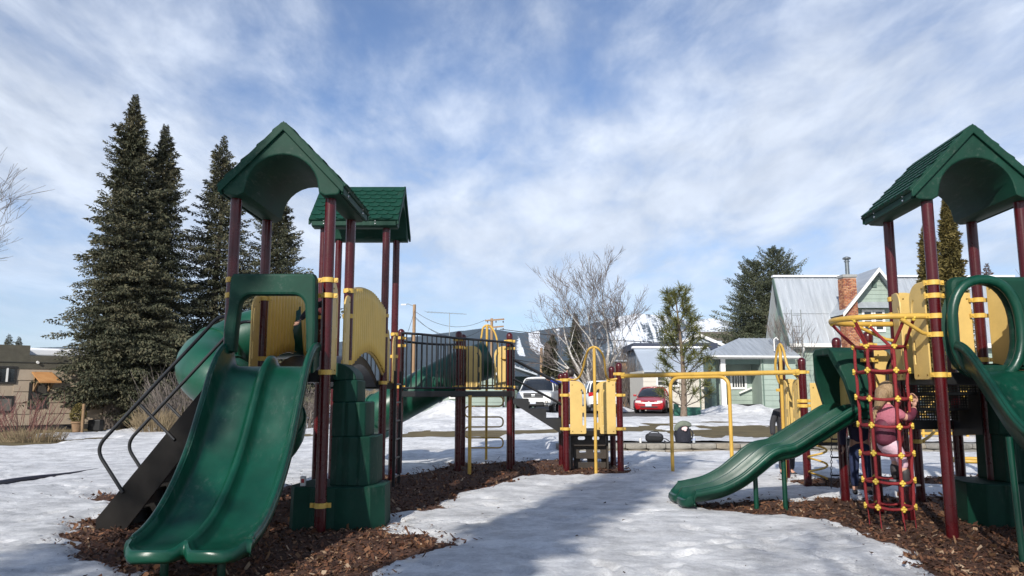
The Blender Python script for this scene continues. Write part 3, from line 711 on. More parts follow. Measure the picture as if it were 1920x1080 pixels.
# yellow plates beside the climber opening (seen edge on)
handpanel(left, (XA1+.03, YA0+.07), (0, 1, 0), .30, 1.78, 2.86)
handpanel(left, (XA1+.03, YA1-.07), (0, -1, 0), .30, 1.78, 2.80)
handpanel(left, (XA0-.02, YA1-.08), (0, -1, 0), .28, 1.83, 2.80)
handpanel(left, (XB1+.03, YB0+.08), (0, 1, 0), .28, 1.72, 2.62)
handpanel(left, (XB1+.03, YB1-.08), (0, -1, 0), .28, 1.72, 2.56)
# steep dark stair on the left with looped hand rails
sy0, sy1 = 8.80, 9.42
SX = lambda x: -3.28+(x+3.28)*.84
st = None
for yy in (sy0, sy1):
    me_poly = [(-5.03, -.02), (-4.80, -.02), (-4.62, .02), (-3.28, 1.55), (-3.28, 1.86), (-3.45, 1.86), (-5.03, .14)]
    b = MB(); b.prism([(SX(p[0]), p[1]) for p in me_poly], -.018, .018, Mx((0, yy, 0), (1, 0, 0), (0, 0, 1), (0, -1, 0)))
    o = b.build('stair_stringer', darkbrown, left, bevel=.005); st = st or o
for k in range(7):
    s = (k+.6)/7.4; b = MB(); b.box((SX(-4.93+s*1.62), (sy0+sy1)/2, .03+s*1.80), (.24, sy1-sy0-.04, .035)); b.build('stair_tread', darkbrown, left, bevel=.006)
    b = MB(); b.box((SX(-4.83+s*1.62), (sy0+sy1)/2, -.055+s*1.80), (.012, sy1-sy0-.04, .13)); b.build('stair_riser', black, left)
for yy in (sy0-.03, sy1+.03):
    path = bend_path([(-3.30, yy, 2.46), (-3.5, yy, 2.46), (-5.10, yy, .93), (-4.68, yy, .44)], .17, 8)
    h = bolted_rail(left, [Vector((SX(p.x), p.y, p.z)) for p in path], .021, 'hand_rail', black)
    b = MB(); b.tube([(SX(-4.52), yy, 1.43), (SX(-4.02), yy, 1.03)], .018, 8); b.build('rail_stay', black, h)
# covered spiral tube slide behind
Tc = Vector((-4.18, 10.95, 0)); rad = .50; pts = [(-3.0, 11.55, 2.30), (-3.55, 11.62, 2.24)]
for k in range(9):
    a = R(90+45*k); pts.append((Tc.x+rad*math.cos(a), Tc.y+rad*math.sin(a), 2.17-1.52*k/8))
pts += [(-4.45, 11.6, .56), (-4.9, 11.55, .52)]
pts = [(p[0]+.36, p[1]-.30, p[2]+.24*min(1, max(0, (p[2]-.6)/.8))) for p in pts[1:]]
tubeslide(left, 'spiral_tube_slide', pts, .385, green2, flanges=(20, 38, 56))
b = MB(); b.tube([(-4.55, 10.9, -.2), (-4.55, 10.9, .2)], .03, 10); b.build('slide_leg', green, left)
# open exit trough of the spiral slide
b = MB(); secs = []
for k in range(6):
    x = -4.62-.085*k; secs.append([(x, 10.95+.44*math.cos(R(a)), .62+.44*math.sin(R(a))-(.0 if k else 0)) for a in range(180, 361, 15)])
b.loft(secs, closed=False); b.build('slide_exit', green2, left, solid=.03, ang=50)
# curved deck with black railing
ZC = 1.58
P1, P2, P3 = (-2.15, 14.45), (-1.07, 15.0), (-.05, 15.4)
front = smooth_path([(-2.13, 14.34, 0), (-1.65, 14.45, 0), (-1.07, 14.84, 0), (-.45, 15.05, 0), (-.06, 15.24, 0), (.03, 15.5, 0), (.02, 15.95, 0)], 6)
deck(left, [(p.x, p.y) for p in front]+[(.02, 16.4), (-1.07, 16.4), (-2.1, 15.9)], ZC, .11, 'curved_deck')
for p in (P1, P2, P3): post(left, *p, 2.77, True, clamps=((2.6, 0), (2.45, 0), (1.66, 0)))
post(left, -1.06, 16.2, 2.8, True, clamps=(2.5,)); post(left, .0, 16.3, 2.7, True)
def railing(path, zt, zb, step, name='deck_railing'):
    L = [0]; 
    for a, b_ in zip(path, path[1:]): L.append(L[-1]+(b_-a).length)
    T = L[-1]
    def pt(s):
        for i in range(len(L)-1):
            if s <= L[i+1]+1e-9: f = (s-L[i])/max(1e-9, L[i+1]-L[i]); return path[i].lerp(path[i+1], f)
        return path[-1]
    zt_ = (lambda f: zt[0]+(zt[1]-zt[0])*f)
    b = MB(); b.tube([Vector((p.x, p.y, zt_(l/T))) for p, l in zip(path, L)], .024, 8); o = b.build(name, black, left, ang=70)
    b = MB(); b.tube([Vector((p.x, p.y, zb)) for p in path], .02, 8); b.build('lower_rail', black, o, ang=70)
    n = int(T/step); 
    for k in range(n+1):
        p = pt(T*k/n); f = k/n; key = ('bal', name)
        if key not in _pm: bb = MB(); bb.tube([(0, 0, 0), (0, 0, zt[0]-zb)], .012, 8); _pm[key] = bb.mesh('baluster', black, 70)
        inst(_pm[key], 'baluster', o, Matrix.Translation((p.x, p.y, zb)) @ Matrix.Diagonal((1, 1, (zt_(f)-zb)/(zt[0]-zb), 1)))
railing(front, (2.69, 2.52), ZC+.06, .098)
back = smooth_path([(-2.95, 13.7, 0), (-2.6, 14.4, 0), (-2.0, 15.2, 0), (-1.45, 15.5, 0), (-1.12, 15.1, 0)], 6)
railing(back, (2.62, 2.52), ZC+.06, .12, 'rear_railing')
# tube slide leaving the back of the curved deck
tubeslide(left, 'tube_slide', [(-.55, 16.75, 2.28), (-1.25, 16.55, 2.0), (-2.25, 16.25, 1.44), (-2.8, 16.2, 1.14), (-3.05, 16.55, 1.0), (-3.0, 17.1, .90)], .41, green2, flanges=(12, 25))
# gateway of plates and bell arch at the back of the deck, with D-loop ladder
def bell(root, xl, xr, xc, y, zl, zt, y2=None, r=.017, legs=None):
    y2 = y if y2 is None else y2
    w = (xr-xl)
    pts = [(xl, y, zl), (xl+.18*w, y, zl-.02), (xl+.27*w, (y*.7+y2*.3), zl+.08), (xl+.33*w, (y*.3+y2*.7), zl+.62*(zt-zl)), (xc-.10*w, y2, zt-.06), (xc, y2, zt), (xc+.10*w, y2, zt-.06), (xr-.33*w, (y*.3+y2*.7), zl+.62*(zt-zl)), (xr-.27*w, (y*.7+y2*.3), zl+.08), (xr-.18*w, y, zl-.02), (xr, y, zl)]
    b = MB(); b.tube(smooth_path(pts, 6), r+.004, 10); return b.build('arch_rail', yellow, root, ang=70)
bell(left, -1.02, -.02, -.56, 16.25, 2.30, 3.07, 17.0)
b = MB(); b.tube([(-.58, 17.05, -.1), (-.57, 17.0, 3.06)], .030, 12); lp = b.build('climbing_pole', yellow, left, ang=70)
for k in range(4):
    z = .32+.46*k
    b = MB(); b.tube(bend_path([(-.98, 16.98, z), (-.2, 17.02, z), (-.2, 17.02, z+.22), (-.98, 16.98, z+.22)] if k % 2 == 0 or True else [], .11, 8), .017, 8); b.build('loop_rung', yellow, lp, ang=70)
    if k < 3:
        b = MB(); b.tube(bend_path([(-.72, 16.98, z+.22), (-1.06, 16.98, z+.22), (-1.06, 16.98, z+.46), (-.72, 16.98, z+.46)], .11, 8), .017, 8); b.build('loop_rung', yellow, lp, ang=70)
handpanel(left, (-.99, 16.2), (1, 0, 0), .33, 1.6, 2.55); handpanel(left, (-.06, 16.3), (-1, 0, 0), .33, 1.6, 2.55)
b = MB(); b.tube([(-.80, 14.35, -.2), (-.80, 14.35, 1.5)], .034, 12); b.build('support_pole', yellow, left, ang=70)
# black vertical ladder on the rear tower
lx, ly = -1.98, 12.95
lad = None
for dy in (-.2, .2):
    b = MB(); b.box((lx+(0 if dy < 0 else .03), ly+dy, .95), (.05, .05, 1.95)); o = b.build('ladder_rail', black, left, bevel=.006); lad = lad or o
for k in range(6):
    b = MB(); b.tube([(lx, ly-.2, .15+.31*k), (lx+.03, ly+.2, .15+.31*k)], .016, 8); b.build('ladder_rung', mat('worn_rung', (.25, .23, .2), .4, metal=.5), left)
# black stair from the curved deck down to the low pod
XP0, XP1, YP0, YP1 = 1.07, 2.14, 15.0, 16.1; ZP = .80
for yy in (15.42, 16.0):
    b = MB(); poly = [(.02, 1.42), (.02, 1.33), (1.0, .72), (1.0, 1.02), (.70, 1.02), (.70, 1.225), (.345, 1.225), (.345, 1.42)]
    b.prism(poly, -.012, .012, Mx((0, yy, 0), (1, 0, 0), (0, 0, 1), (0, -1, 0))); b.build('stair_stringer', black, left)
for x, z in ((.17, 1.43), (.52, 1.235), (.86, 1.03)):
    b = MB(); b.box((x, 15.71, z-.02), (.32, .55, .03)); b.build('stair_tread', darkbrown, left, bevel=.005)
for yy in (15.40, 16.02):
    h = bolted_rail(left, [(.02, yy, 2.24), (1.05, yy, 1.70)], .021, 'hand_rail', black); bolted_rail(left, [(.02, yy, 1.84), (1.05, yy, 1.30)], .021, 'hand_rail', black)
# low pod
for x, y in ((XP0, YP0), (XP1, YP0)): post(left, x, y, 1.95 if x < 2 else 2.14, True, clamps=((1.80 if x < 2 else 1.92, 0), (1.5, 0), (.84, 0)))
for x, y in ((XP0-.02, YP1), (XP1-.0, YP1)): post(left, x, y, 1.95 if x < 2 else 2.10, True, clamps=((1.8, 0),))
deck(left, [(XP0, YP0), (XP1, YP0), (XP1, YP1), (XP0, YP1)], ZP, .10, 'pod_deck', darkbrown)
handpanel(left, (XP0+.08, YP0-.02), (1, 0, 0), .32, .74, 1.78); handpanel(left, (XP1-.08, YP0-.02), (-1, 0, 0), .32, .74, 1.78)
handpanel(left, (XP0-.05, YP0+.08), (0, 1, 0), .34, .78, 1.80)
handpanel(left, (XP1-.18, YP0+.35), (-1, .6, 0), .30, .78, 1.78)
bell(left, XP0, XP1, 1.57, YP0-.03, 1.83, 2.42, 14.3)
b = MB(); b.tube([(1.57, 14.25, -.2), (1.57, 14.28, 2.40)], .030, 12); b.build('climbing_pole', yellow, left, ang=70)
# brown moulded step climber under the pod
for k, (y, z) in enumerate(((14.82, .62), (14.95, .36), (15.1, .16))):
    me = plate_mesh('step_block', rrect(-.34+.0*k, -.14, .34, .14, .03), [rrect(-.22, -.02, -.07, .05, .03), rrect(.07, -.02, .22, .05, .03)], .10, .008, stoneplastic)
    inst(me, 'step_block', left, Mx((1.55+.03*k, 15.35+.12*k, z), (1, 0, 0), (0, 0, 1), (0, -1, 0)))
for dx in (-.36, .36):
    b = MB(); b.box((1.57+dx, 15.6, .42), (.04, .5, .80)); b.build('step_side', stoneplastic, left, bevel=.01)

# ================================================= OVERHEAD BAR
bar = thing('overhead_bar', 'long yellow overhead bar on bent legs between the two play structures', 'climbing bar', (3.4, 13.9, 0))
A_, B_ = Vector((2.16, 15.0, 1.88)), Vector((4.86, 12.66, 1.90))
dirb = (B_-A_).normalized()
b = MB(); b.tube([A_, B_], .042, 12); b.build('bar', yellow, bar, ang=70)
q1, q2 = A_+dirb*1.12, A_+dirb*2.30
path = bend_path([(q1.x, q1.y, -.2), (q1.x, q1.y, 1.835), (q2.x, q2.y, 1.845), (q2.x, q2.y, -.2)], .22, 10)
b = MB(); b.tube(path, .034, 12); b.build('bent_leg', yellow, bar, ang=70)
for p in (A_+dirb*.05, B_-dirb*.05, ):
    b = MB(); b.bar(p-dirb*.06, p+dirb*.06, .06, .10); b.build('bracket', clamp_y, bar, bevel=.006)
# ================================================= RIGHT STRUCTURE
right = thing('play_structure', 'maroon and green play structure with one roofed tower and a red rope net', 'play structure', (5.3, 10, 0))
FL, FR, BL, BR = (4.79, 8.39), (5.86, 8.39), (4.885, 9.47), (5.965, 9.47)
Q1, Q2, Q5, Q6 = (4.82, 11.08), (4.81, 10.07), (5.95, 10.12), (5.91, 11.08)
post(right, *FL, 3.84, clamps=((2.81, 0), (2.66, 0), (2.43, 0), (2.22, 0), (1.77, 0))); post(right, *FR, 3.84, clamps=(2.8, 2.6))
post(right, *BL, 3.84, clamps=((2.75, 90), (2.55, 90))); post(right, *BR, 3.84, clamps=((2.74, 0), (2.54, 0), (1.98, 0)))
post(right, *Q1, 2.37, True, clamps=(1.9, 1.5)); post(right, *Q2, 2.38, True, clamps=((2.0, 0), (2.2, 0)))
post(right, *Q5, 2.35, True); post(right, *Q6, 2.35, True, clamps=((.86, 0), (2.0, 0)))
Mr = Matrix.Translation((5.34, 8.94, 0)) @ Matrix.Rotation(R(-4.8), 4, 'Z')
toyroof(right, 0, -.71, .71, .69, 3.76, 4.58, .41, .41, Mr, rows=9)
deck(right, [FL, FR, BR, BL], 1.80, .14); deck(right, [Q2, Q5, Q6, Q1], 1.20, .12)
# perforated black steps between the decks
def perforated():
    m = bpy.data.materials.new('perforated_black_metal'); m.use_nodes = True; nt = m.node_tree; N = nt.nodes; L = nt.links; b = N['Principled BSDF']
    b.inputs['Base Color'].default_value = (.008, .008, .009, 1); b.inputs['Roughness'].default_value = .5
    tc = N.new('ShaderNodeTexCoord'); mp = N.new('ShaderNodeMapping'); mp.inputs['Scale'].default_value = (30, 1, 30); L.new(tc.outputs['Object'], mp.inputs[0])
    fr = N.new('ShaderNodeVectorMath'); fr.operation = 'FRACTION'; L.new(mp.outputs[0], fr.inputs[0])
    sb = N.new('ShaderNodeVectorMath'); sb.operation = 'SUBTRACT'; sb.inputs[1].default_value = (.5, .0, .5); L.new(fr.outputs[0], sb.inputs[0])
    ml = N.new('ShaderNodeVectorMath'); ml.operation = 'MULTIPLY'; ml.inputs[1].default_value = (1, 0, 1); L.new(sb.outputs[0], ml.inputs[0])
    ln = N.new('ShaderNodeVectorMath'); ln.operation = 'LENGTH'; L.new(ml.outputs[0], ln.inputs[0])
    gt = N.new('ShaderNodeMath'); gt.operation = 'GREATER_THAN'; gt.inputs[1].default_value = .24; L.new(ln.outputs['Value'], gt.inputs[0]); L.new(gt.outputs[0], b.inputs['Alpha'])
    return m
pf = perforated()
for y, z0, z1 in ((9.52, 1.56, 1.76), (9.74, 1.36, 1.55), (9.96, 1.20, 1.35)):
    b = MB(); b.box((5.42, y, (z0+z1)/2), (.98, .006, z1-z0)); b.build('step_riser', pf, right)
for y, z in ((9.63, 1.55), (9.85, 1.35)):
    b = MB(); b.box((5.42, y, z), (.98, .22, .02)); b.build('step_tread', black, right)
for x in (4.95, 5.9):
    b = MB(); b.prism([(9.48, 1.05), (10.1, 1.0), (10.1, 1.25), (9.48, 1.8)], -.01, .01, Mx((x, 0, 0), (0, 1, 0), (0, 0, 1), (1, 0, 0))); b.build('step_side', black, right)
# enclosing panel under the tower deck
# yellow plates round the tower
handpanel(right, (FL[0]-.05, FL[1]+.09), (0, 1, 0), .34, 1.72, 2.84)
handpanel(right, (BL[0]-.06, BL[1]-.09), (-.25, -1, 0), .36, 1.72, 2.80)
handpanel(right, (BL[0]+.08, BL[1]+.03), (1, .05, 0), .30, 1.76, 2.84)
handpanel(right, (BR[0]-.08, BR[1]+.03), (-1, .05, 0), .30, 1.86, 2.84, slots=False)
handpanel(right, (BR[0]+.06, BR[1]-.1), (.25, -1, 0), .45, 1.80, 2.95)
handpanel(right, (Q2[0]+.08, Q2[1]+.03), (1, 0, 0), .26, 1.28, 2.15, slots=False)
handpanel(right, (Q1[0]-.04, Q1[1]-.1), (0, -1, 0), .3, 1.22, 2.02)
b = MB(); b.tube(bend_path([(4.98, 9.6, 1.35), (4.98, 9.6, 2.2), (4.98, 9.95, 1.9), (4.98, 9.95, 1.2)], .07), .018, 8); b.build('hand_rail', black, right, ang=70)
# wavy twin slide from the low deck
Mw = Matrix.Translation((4.80, 10.50, 0)) @ Matrix.Rotation(R(180+1.5), 4, 'Z')
sl2, _ = chute(right, 'wave_slide', [(0, 1.22), (.18, 1.19), (.36, 1.10), (.72, .89), (1.03, .72), (1.28, .665), (1.5, .51), (1.73, .345), (2.01, .215), (2.3, .155), (2.46, .14)], .92, 2, (.205, .15), Mw, label='green twin slide with a wave in its bed', scallop=.1, div=.19)
for x, y, z in ((3.28, 10.3, .48), (3.62, 10.16, .68)):
    b = MB(); b.tube([(x, y, -.2), (x, y, z)], .032, 12); b.build('slide_leg', green, sl2, ang=70)
# hood over the wave slide
b = MB(); prof = [(-.52, 0), (-.52, .52), (-.34, .90), (-.24, .96), (.24, .96), (.34, .90), (.52, .52), (.52, 0), (.42, 0), (.42, .49), (.27, .80), (.2, .86), (-.2, .86), (-.27, .80), (-.42, .49), (-.42, 0)]
def hx(z): return 4.36+.22*(1-min(1, z/.8))
secs = [[(hx(z), 10.52+y, 1.22+z) for y, z in prof], [(4.80, 10.52+y, 1.22+z) for y, z in prof]]
b.loft(secs); b.build('slide_hood', green_m, right, bevel=.02, ang=30)
# curved single slide at the front of the tower, with an oval hood
def ovalhood():
    x0, x1, z0, z1 = 4.86, 6.25, 1.70, 2.85
    out = rrect(x0, z0+.12, x1, z1, .10, 4)
    hole = [(5.20+.34*math.copysign(abs(math.cos(R(a)))**.85, math.cos(R(a))), 2.27+.50*math.copysign(abs(math.sin(R(a)))**.85, math.sin(R(a)))) for a in range(0, 360, 12)]
    me = plate_mesh('slide_hood', out, [hole], .16, .05, green_m); o = inst(me, 'slide_hood', right, Mx((0, 8.25, 0), (1, 0, 0), (0, 0, 1), (0, -1, 0)))
    b = MB(); b.tube([(p[0]*1.0+(p[0]-5.20)*.10, 8.145, p[1]+(p[1]-2.27)*.08) for p in hole], .055, 10, closed=True); b.build('hood_rim', green, o, ang=80)
    # swelling right cheek that runs down into the chute wall
    b = MB(); secs = []
    for k in range(9):
        s = k/8; secs.append([(5.70+.10*s+.05*math.sin(s*3)+dx, 8.16-1.0*s, z) for dx, z in ((0, 1.95-.6*s), (.02, 2.72-.75*s), (.10, 2.84-.78*s), (.42, 2.86-.80*s), (.5, 2.5-.6*s), (.45, 1.9-.6*s))])
    b.loft(secs); b.build('hood_cheek', green, o, bevel=.03, ang=50)
    return o
ovalhood()
Mc = Matrix.Translation((5.36, 8.2, 0)) @ Matrix.Rotation(R(-92), 4, 'Z')
sl3, _ = chute(right, 'curved_slide', [(0, 1.80), (.15, 1.76), (.45, 1.47), (.8, 1.12), (1.2, .86), (1.6, .62), (2.0, .42), (2.4, .3)], 1.02, 1, (.32, .30), Mc, label='green single slide under an oval hood')
b = MB(); b.tube([(4.70, 7.12, -.2), (4.72, 7.2, 1.16)], .03, 12); b.build('slide_leg', green, sl3, ang=70)
climber(right, Matrix.Translation((8.07, .25, 0)))
# rope net hanging from a U shaped ring
def net():
    cx, cy, ro = 4.40, 8.93, .52
    ring = [(4.74, 8.41, 2.43), (4.5, 8.41, 2.43)]+[(cx+ro*math.cos(R(a)), cy+ro*math.sin(R(a)), 2.43) for a in range(270, 89, -15)]+[(4.5, 9.45, 2.43), (4.83, 9.45, 2.43)]
    b = MB(); b.tube(ring, .033, 12); o = b.build('climbing_net', yellow, right, ang=70); o['label'] = 'red rope net hanging from a yellow ring'
    for y, x in ((8.41, 4.74), (9.45, 4.83)):
        b = MB(); b.tube([(x, y, 2.22), (x-.1, y, 2.24), (4.40, y, 2.40)], .022, 10); b.build('ring_brace', yellow, o, ang=70)
    zs = [2.12, 1.82, 1.51, 1.19, .87, .56, .26]; rr = [.27, .275, .27, .265, .26, .25, .24]
    angs = [215, 275, 335, 35, 95, 155]
    con = MB()
    for a in range(0, 360, 90):
        con.lathe([(.0, -.0), (.013, .003), (.019, .013), (.011, .026), (.003, .028)], (.021*math.cos(R(a)), .021*math.sin(R(a)), 0), 8, Matrix.Rotation(R(0), 4, 'X'))
    con.lathe([(.005, -.026), (.02, -.019), (.026, 0), (.02, .019), (.005, .026)], (0, 0, .0), 10)
    cm = con.mesh('net_connector', mat('net_connector_yellow', (.62, .43, .06), .35), 60)
    rs = random.Random(4); grid = []
    for z, r_ in zip(zs, rr):
        grid.append([Vector((cx+.0+r_*math.cos(R(a)), cy+r_*math.sin(R(a)), z+rs.uniform(-.012, .012))) for a in angs])
    for k, a in enumerate(angs):
        top = Vector((cx+ro*.98*math.cos(R(a)), cy+ro*math.sin(R(a)), 2.40)) if math.cos(R(a)) < .45 else Vector((4.55, 8.41 if math.sin(R(a)) < 0 else 9.45, 2.40))
        pts = [top]+[g[k] for g in grid]
        for p, q in zip(pts, pts[1:]):
            b = MB(); b.tube([p, p.lerp(q, .5)+Vector((rs.uniform(-.008, .008), rs.uniform(-.008, .008), 0)), q], .0185, 8); b.build('rope', rope_m, o, ang=70)
        inst(cm, 'net_connector', o, Matrix.Translation(top))
        g = grid[-1][k]; b = MB(); b.tube([g, (g.x+.01, g.y-.02, bz(g.x, g.y)-.05)], .006, 6); b.build('ground_tether', rope_m, o, ang=70)
    for g in grid:
        for k in range(6):
            p, q = g[k], g[(k+1) % 6]; m_ = (p+q)/2; m_ = m_+(m_-Vector((cx, cy, m_.z)))*.10-Vector((0, 0, .012))
            b = MB(); b.tube(smooth_path([p, m_, q], 4), .0175, 8); b.build('rope', rope_m, o, ang=70)
            d = (p-Vector((cx, cy, p.z))).normalized()
            inst(cm, 'net_connector', o, Mx(p+d*.012, d.cross(Vector((0, 0, 1))), (0, 0, 1), d))
net()
# rear row: posts, plates, bell arch at the end of the overhead bar
post(right, 4.90, 13.62, 2.14, True, clamps=((1.6, 0), (1.9, 0))); post(right, 4.90, 12.66, 2.14, True, clamps=((1.90, 0), (1.42, 0), (1.34, 0)))
post(right, 5.97, 13.62, 2.1, True); post(right, 5.97, 12.66, 2.1, True)
deck(right, [(4.9, 12.66), (5.97, 12.66), (5.97, 13.62), (4.9, 13.62)], .78, .1)
handpanel(right, (4.86, 13.54), (0, -1, 0), .30, .72, 1.78); handpanel(right, (4.86, 12.74), (0, 1, 0), .30, .72, 1.78)
handpanel(right, (5.0, 12.62), (1, .0, 0), .42, .74, 1.72)
handpanel(right, (4.98, 13.66), (1, 0, 0), .30, .74, 1.80)
yb = MB(); yb.tube(smooth_path([(4.90, 13.55, 1.72), (4.80, 13.50, 1.74), (4.72, 13.42, 2.0), (4.72, 13.3, 2.28), (4.72, 13.14, 2.40), (4.72, 12.98, 2.28), (4.74, 12.86, 2.0), (4.86, 12.74, 1.80)], 6), .022, 10); yb.build('arch_rail', yellow, right, ang=70)
b = MB(); b.tube([(4.70, 13.14, -.1), (4.72, 13.14, 2.39)], .03, 10); b.build('climbing_pole', yellow, right, ang=70)
# spiral coil of yellow tube beside that post, chain ladder beside the low deck
co = [(5.02+.14*math.cos(R(a)), 12.5+.16*math.sin(R(a)), .16+.72*a/1080) for a in range(0, 1081, 24)]
b = MB(); b.tube(co, .017, 8); b.build('coil_climber', yellow, right, ang=70)
for x, xb in ((4.86, 5.0), (5.42, 5.5)):
    top = Vector((x, 11.5, 1.14)); bot = Vector((xb, 12.0, .0)); n = 24
    d = (bot-top)/n
    if 'link' not in _pm:
        bb = MB(); bb.tube([(.013*math.cos(R(a)), 0, .03*math.sin(R(a))) for a in range(0, 360, 45)], .005, 6, closed=True); _pm['link'] = bb.mesh('chain_link', black, 80)
    q = d.to_track_quat('Z', 'X').to_matrix().to_4x4()
    for k in range(n): inst(_pm['link'], 'chain_link', right, Matrix.Translation(top+d*(k+.5)) @ q @ Matrix.Rotation(R(90*(k % 2)), 4, 'Z'))
for s in (.25, .5, .75):
    p = Vector((4.86, 11.5, 1.14)).lerp(Vector((5.0, 12.0, 0)), s); q_ = Vector((5.42, 11.5, 1.14)).lerp(Vector((5.5, 12.0, 0)), s)
    b = MB(); b.tube([p, q_], .013, 8); b.build('ladder_rung', black, right, ang=70)
# yellow hoop hanging under the low deck's far corner
b = MB(); b.tube([(6.0+.33*math.sin(R(a))+.0, 11.1+.30-.30*math.cos(R(a)), .86+.55*R(a)/3.2) for a in range(0, 200, 14)], .022, 10); b.build('hoop_rail', yellow, right, ang=70)
# ================================================= YELLOW CLIMBER BEYOND (seen under the right tower)
far = thing('arch_climber', 'yellow arched tube climber standing on the snow behind the right play structure', 'climbing frame', (12.5, 21.5, .2))
z0 = bz(12.5, 21.5)
for yy, dx in ((20.9, 0), (22.3, .3)):
    b = MB(); b.tube([(11.2+dx+2.6*(1-math.cos(R(a)))/2*1.0, yy, z0+1.35*math.sin(R(a))) for a in range(0, 181, 12)], .04, 10); b.build('arch_rail', yellow, far, ang=70)
for k in range(7):
    a = R(20+23*k); b = MB(); b.tube([(11.2+1.3*(1-math.cos(a)), 20.9, z0+1.35*math.sin(a)), (11.5+1.3*(1-math.cos(a)), 22.3, z0+1.35*math.sin(a))], .03, 8); b.build('rung', yellow, far, ang=70)
b = MB(); b.tube([(9.6, 21.3, z0+.16), (14.8, 21.3, z0+.16)], .045, 8); b.tube([(9.6, 21.3, z0+.30), (14.8, 21.3, z0+.30)], .03, 8); b.build('base_rail', yellow, far, ang=70)
for k in range(9):
    x = 9.7+.62*k; b = MB(); b.tube([(x, 21.3, z0), (x, 21.3, z0+.9 if k in (4, 5) else z0+.32)], .04, 8); b.build('upright', yellow, far, ang=70)
hoop = thing('step_hoops', 'yellow tube loops on a low post beside the right climber base', 'climbing frame', (8.3, 13.5, 0))
for z, y in ((.36, 13.6), (.92, 14.2)):
    b = MB(); b.tube([(8.25+.42*math.cos(R(a)), y+.3*math.sin(R(a)), z) for a in range(0, 360, 20)], .035, 8, closed=True); b.build('loop', yellow, hoop, ang=70)
b = MB(); b.tube([(8.65, 13.9, -.2), (8.65, 13.9, 1.6)], PR, 16); b.build('post', maroon, hoop, ang=70)
# ------------------------------------------------------------------ vegetation
def foliage_mat(name, c1, c2, c3, scale=1.2):
    m = bpy.data.materials.new(name); m.use_nodes = True; nt = m.node_tree; N = nt.nodes; L = nt.links; b = N['Principled BSDF']
    b.inputs['Roughness'].default_value = .75; b.inputs['Specular IOR Level'].default_value = .15
    tc = N.new('ShaderNodeTexCoord'); n = N.new('ShaderNodeTexNoise'); n.inputs['Scale'].default_value = scale; n.inputs['Detail'].default_value = 5; L.new(tc.outputs['Object'], n.inputs['Vector'])
    ge = N.new('ShaderNodeNewGeometry'); ad = N.new('ShaderNodeMath'); ad.operation = 'MULTIPLY_ADD'; ad.inputs[1].default_value = .35; L.new(ge.outputs['Random Per Island'], ad.inputs[0])
    ml = N.new('ShaderNodeMath'); ml.operation = 'MULTIPLY'; ml.inputs[1].default_value = .75; L.new(n.outputs[0], ml.inputs[0]); L.new(ml.outputs[0], ad.inputs[2])
    r = N.new('ShaderNodeValToRGB'); e = r.color_ramp.elements; e[0].position = .3; e[1].position = .8; e[0].color = (*c1, 1); e[1].color = (*c3, 1); q = e.new(.52); q.color = (*c2, 1)
    L.new(ad.outputs[0], r.inputs[0]); L.new(r.outputs[0], b.inputs['Base Color']); return m
spruce_m = foliage_mat('spruce_needles', (.034, .040, .025), (.068, .072, .044), (.13, .115, .07), .9)
spruce2_m = foliage_mat('grey_spruce_needles', (.034, .044, .028), (.072, .085, .050), (.14, .14, .085), .9)
brown_m = foliage_mat('brown_needles', (.06, .032, .016), (.11, .055, .026), (.15, .08, .04), 1)
thuja_m = foliage_mat('thuja_foliage', (.055, .048, .018), (.115, .095, .033), (.20, .155, .055), 1.5)
pine_m = foliage_mat('pine_needles', (.035, .046, .016), (.085, .095, .03), (.18, .17, .055), 2)
bark_m = mat('bark', (.055, .042, .034), .95, col2=(.12, .098, .08), scale=14, bump=.9, bscale=30, stretch=(1, 1, .25))
birch_m = mat('birch_bark', (.22, .20, .185), .85, col2=(.68, .66, .62), scale=5, bump=.3, stretch=(1, 1, 2.5), detail=3)
twig_m = mat('bare_twigs', (.10, .082, .072), .9, col2=(.19, .16, .14), scale=2)
redtwig_m = mat('red_twigs', (.13, .045, .04), .8, col2=(.24, .12, .10), scale=1.5)
drytwig_m = mat('dry_twigs', (.16, .115, .065), .9, col2=(.30, .235, .14), scale=2)
def bough(rs, hang, nt, sl):
    """unit bough along +x made of small needle sprays; returns quads (n,4,3)"""
    Q = []
    def spray(p, d, l, w):
        d = d/(np.linalg.norm(d)+1e-6); s = np.cross(d, rs.normal(size=3)); s = s/(np.linalg.norm(s)+1e-6)
        Q.append([p, p+d*l*.4+s*w, p+d*l, p+d*l*.4-s*w])
    for t in np.linspace(.10, 1.0, nt):
        for sg in (-1, 1):
            a = R(60-25*t+rs.uniform(-14, 14)); L = (.36*(1.05-t)+.09)*rs.uniform(.8, 1.15)
            base = np.array([t, 0, -.13*t*t+.13*t**4]); d = np.array([math.cos(a), sg*math.sin(a), rs.uniform(-.30, .0)-hang*.5])
            m = max(2, int(L/sl*.95))
            for q in np.linspace(.25, 1, m):
                p = base+d*L*q*.85
                spray(p, d+rs.uniform(-.6, .6, 3), sl*rs.uniform(.8, 1.3), sl*.22)
                spray(p, np.array([d[0]*.3, d[1]*.3, -.6-hang]) + rs.uniform(-.5, .5, 3), sl*rs.uniform(.7, 1.3), sl*.2)
        spray(np.array([t-.06, 0, -.13*t*t+.13*t**4+.01]), np.array([1, rs.uniform(-.5, .5), rs.uniform(0, .7)]), sl*1.2, sl*.22)
    return np.array(Q)
_bt = {}
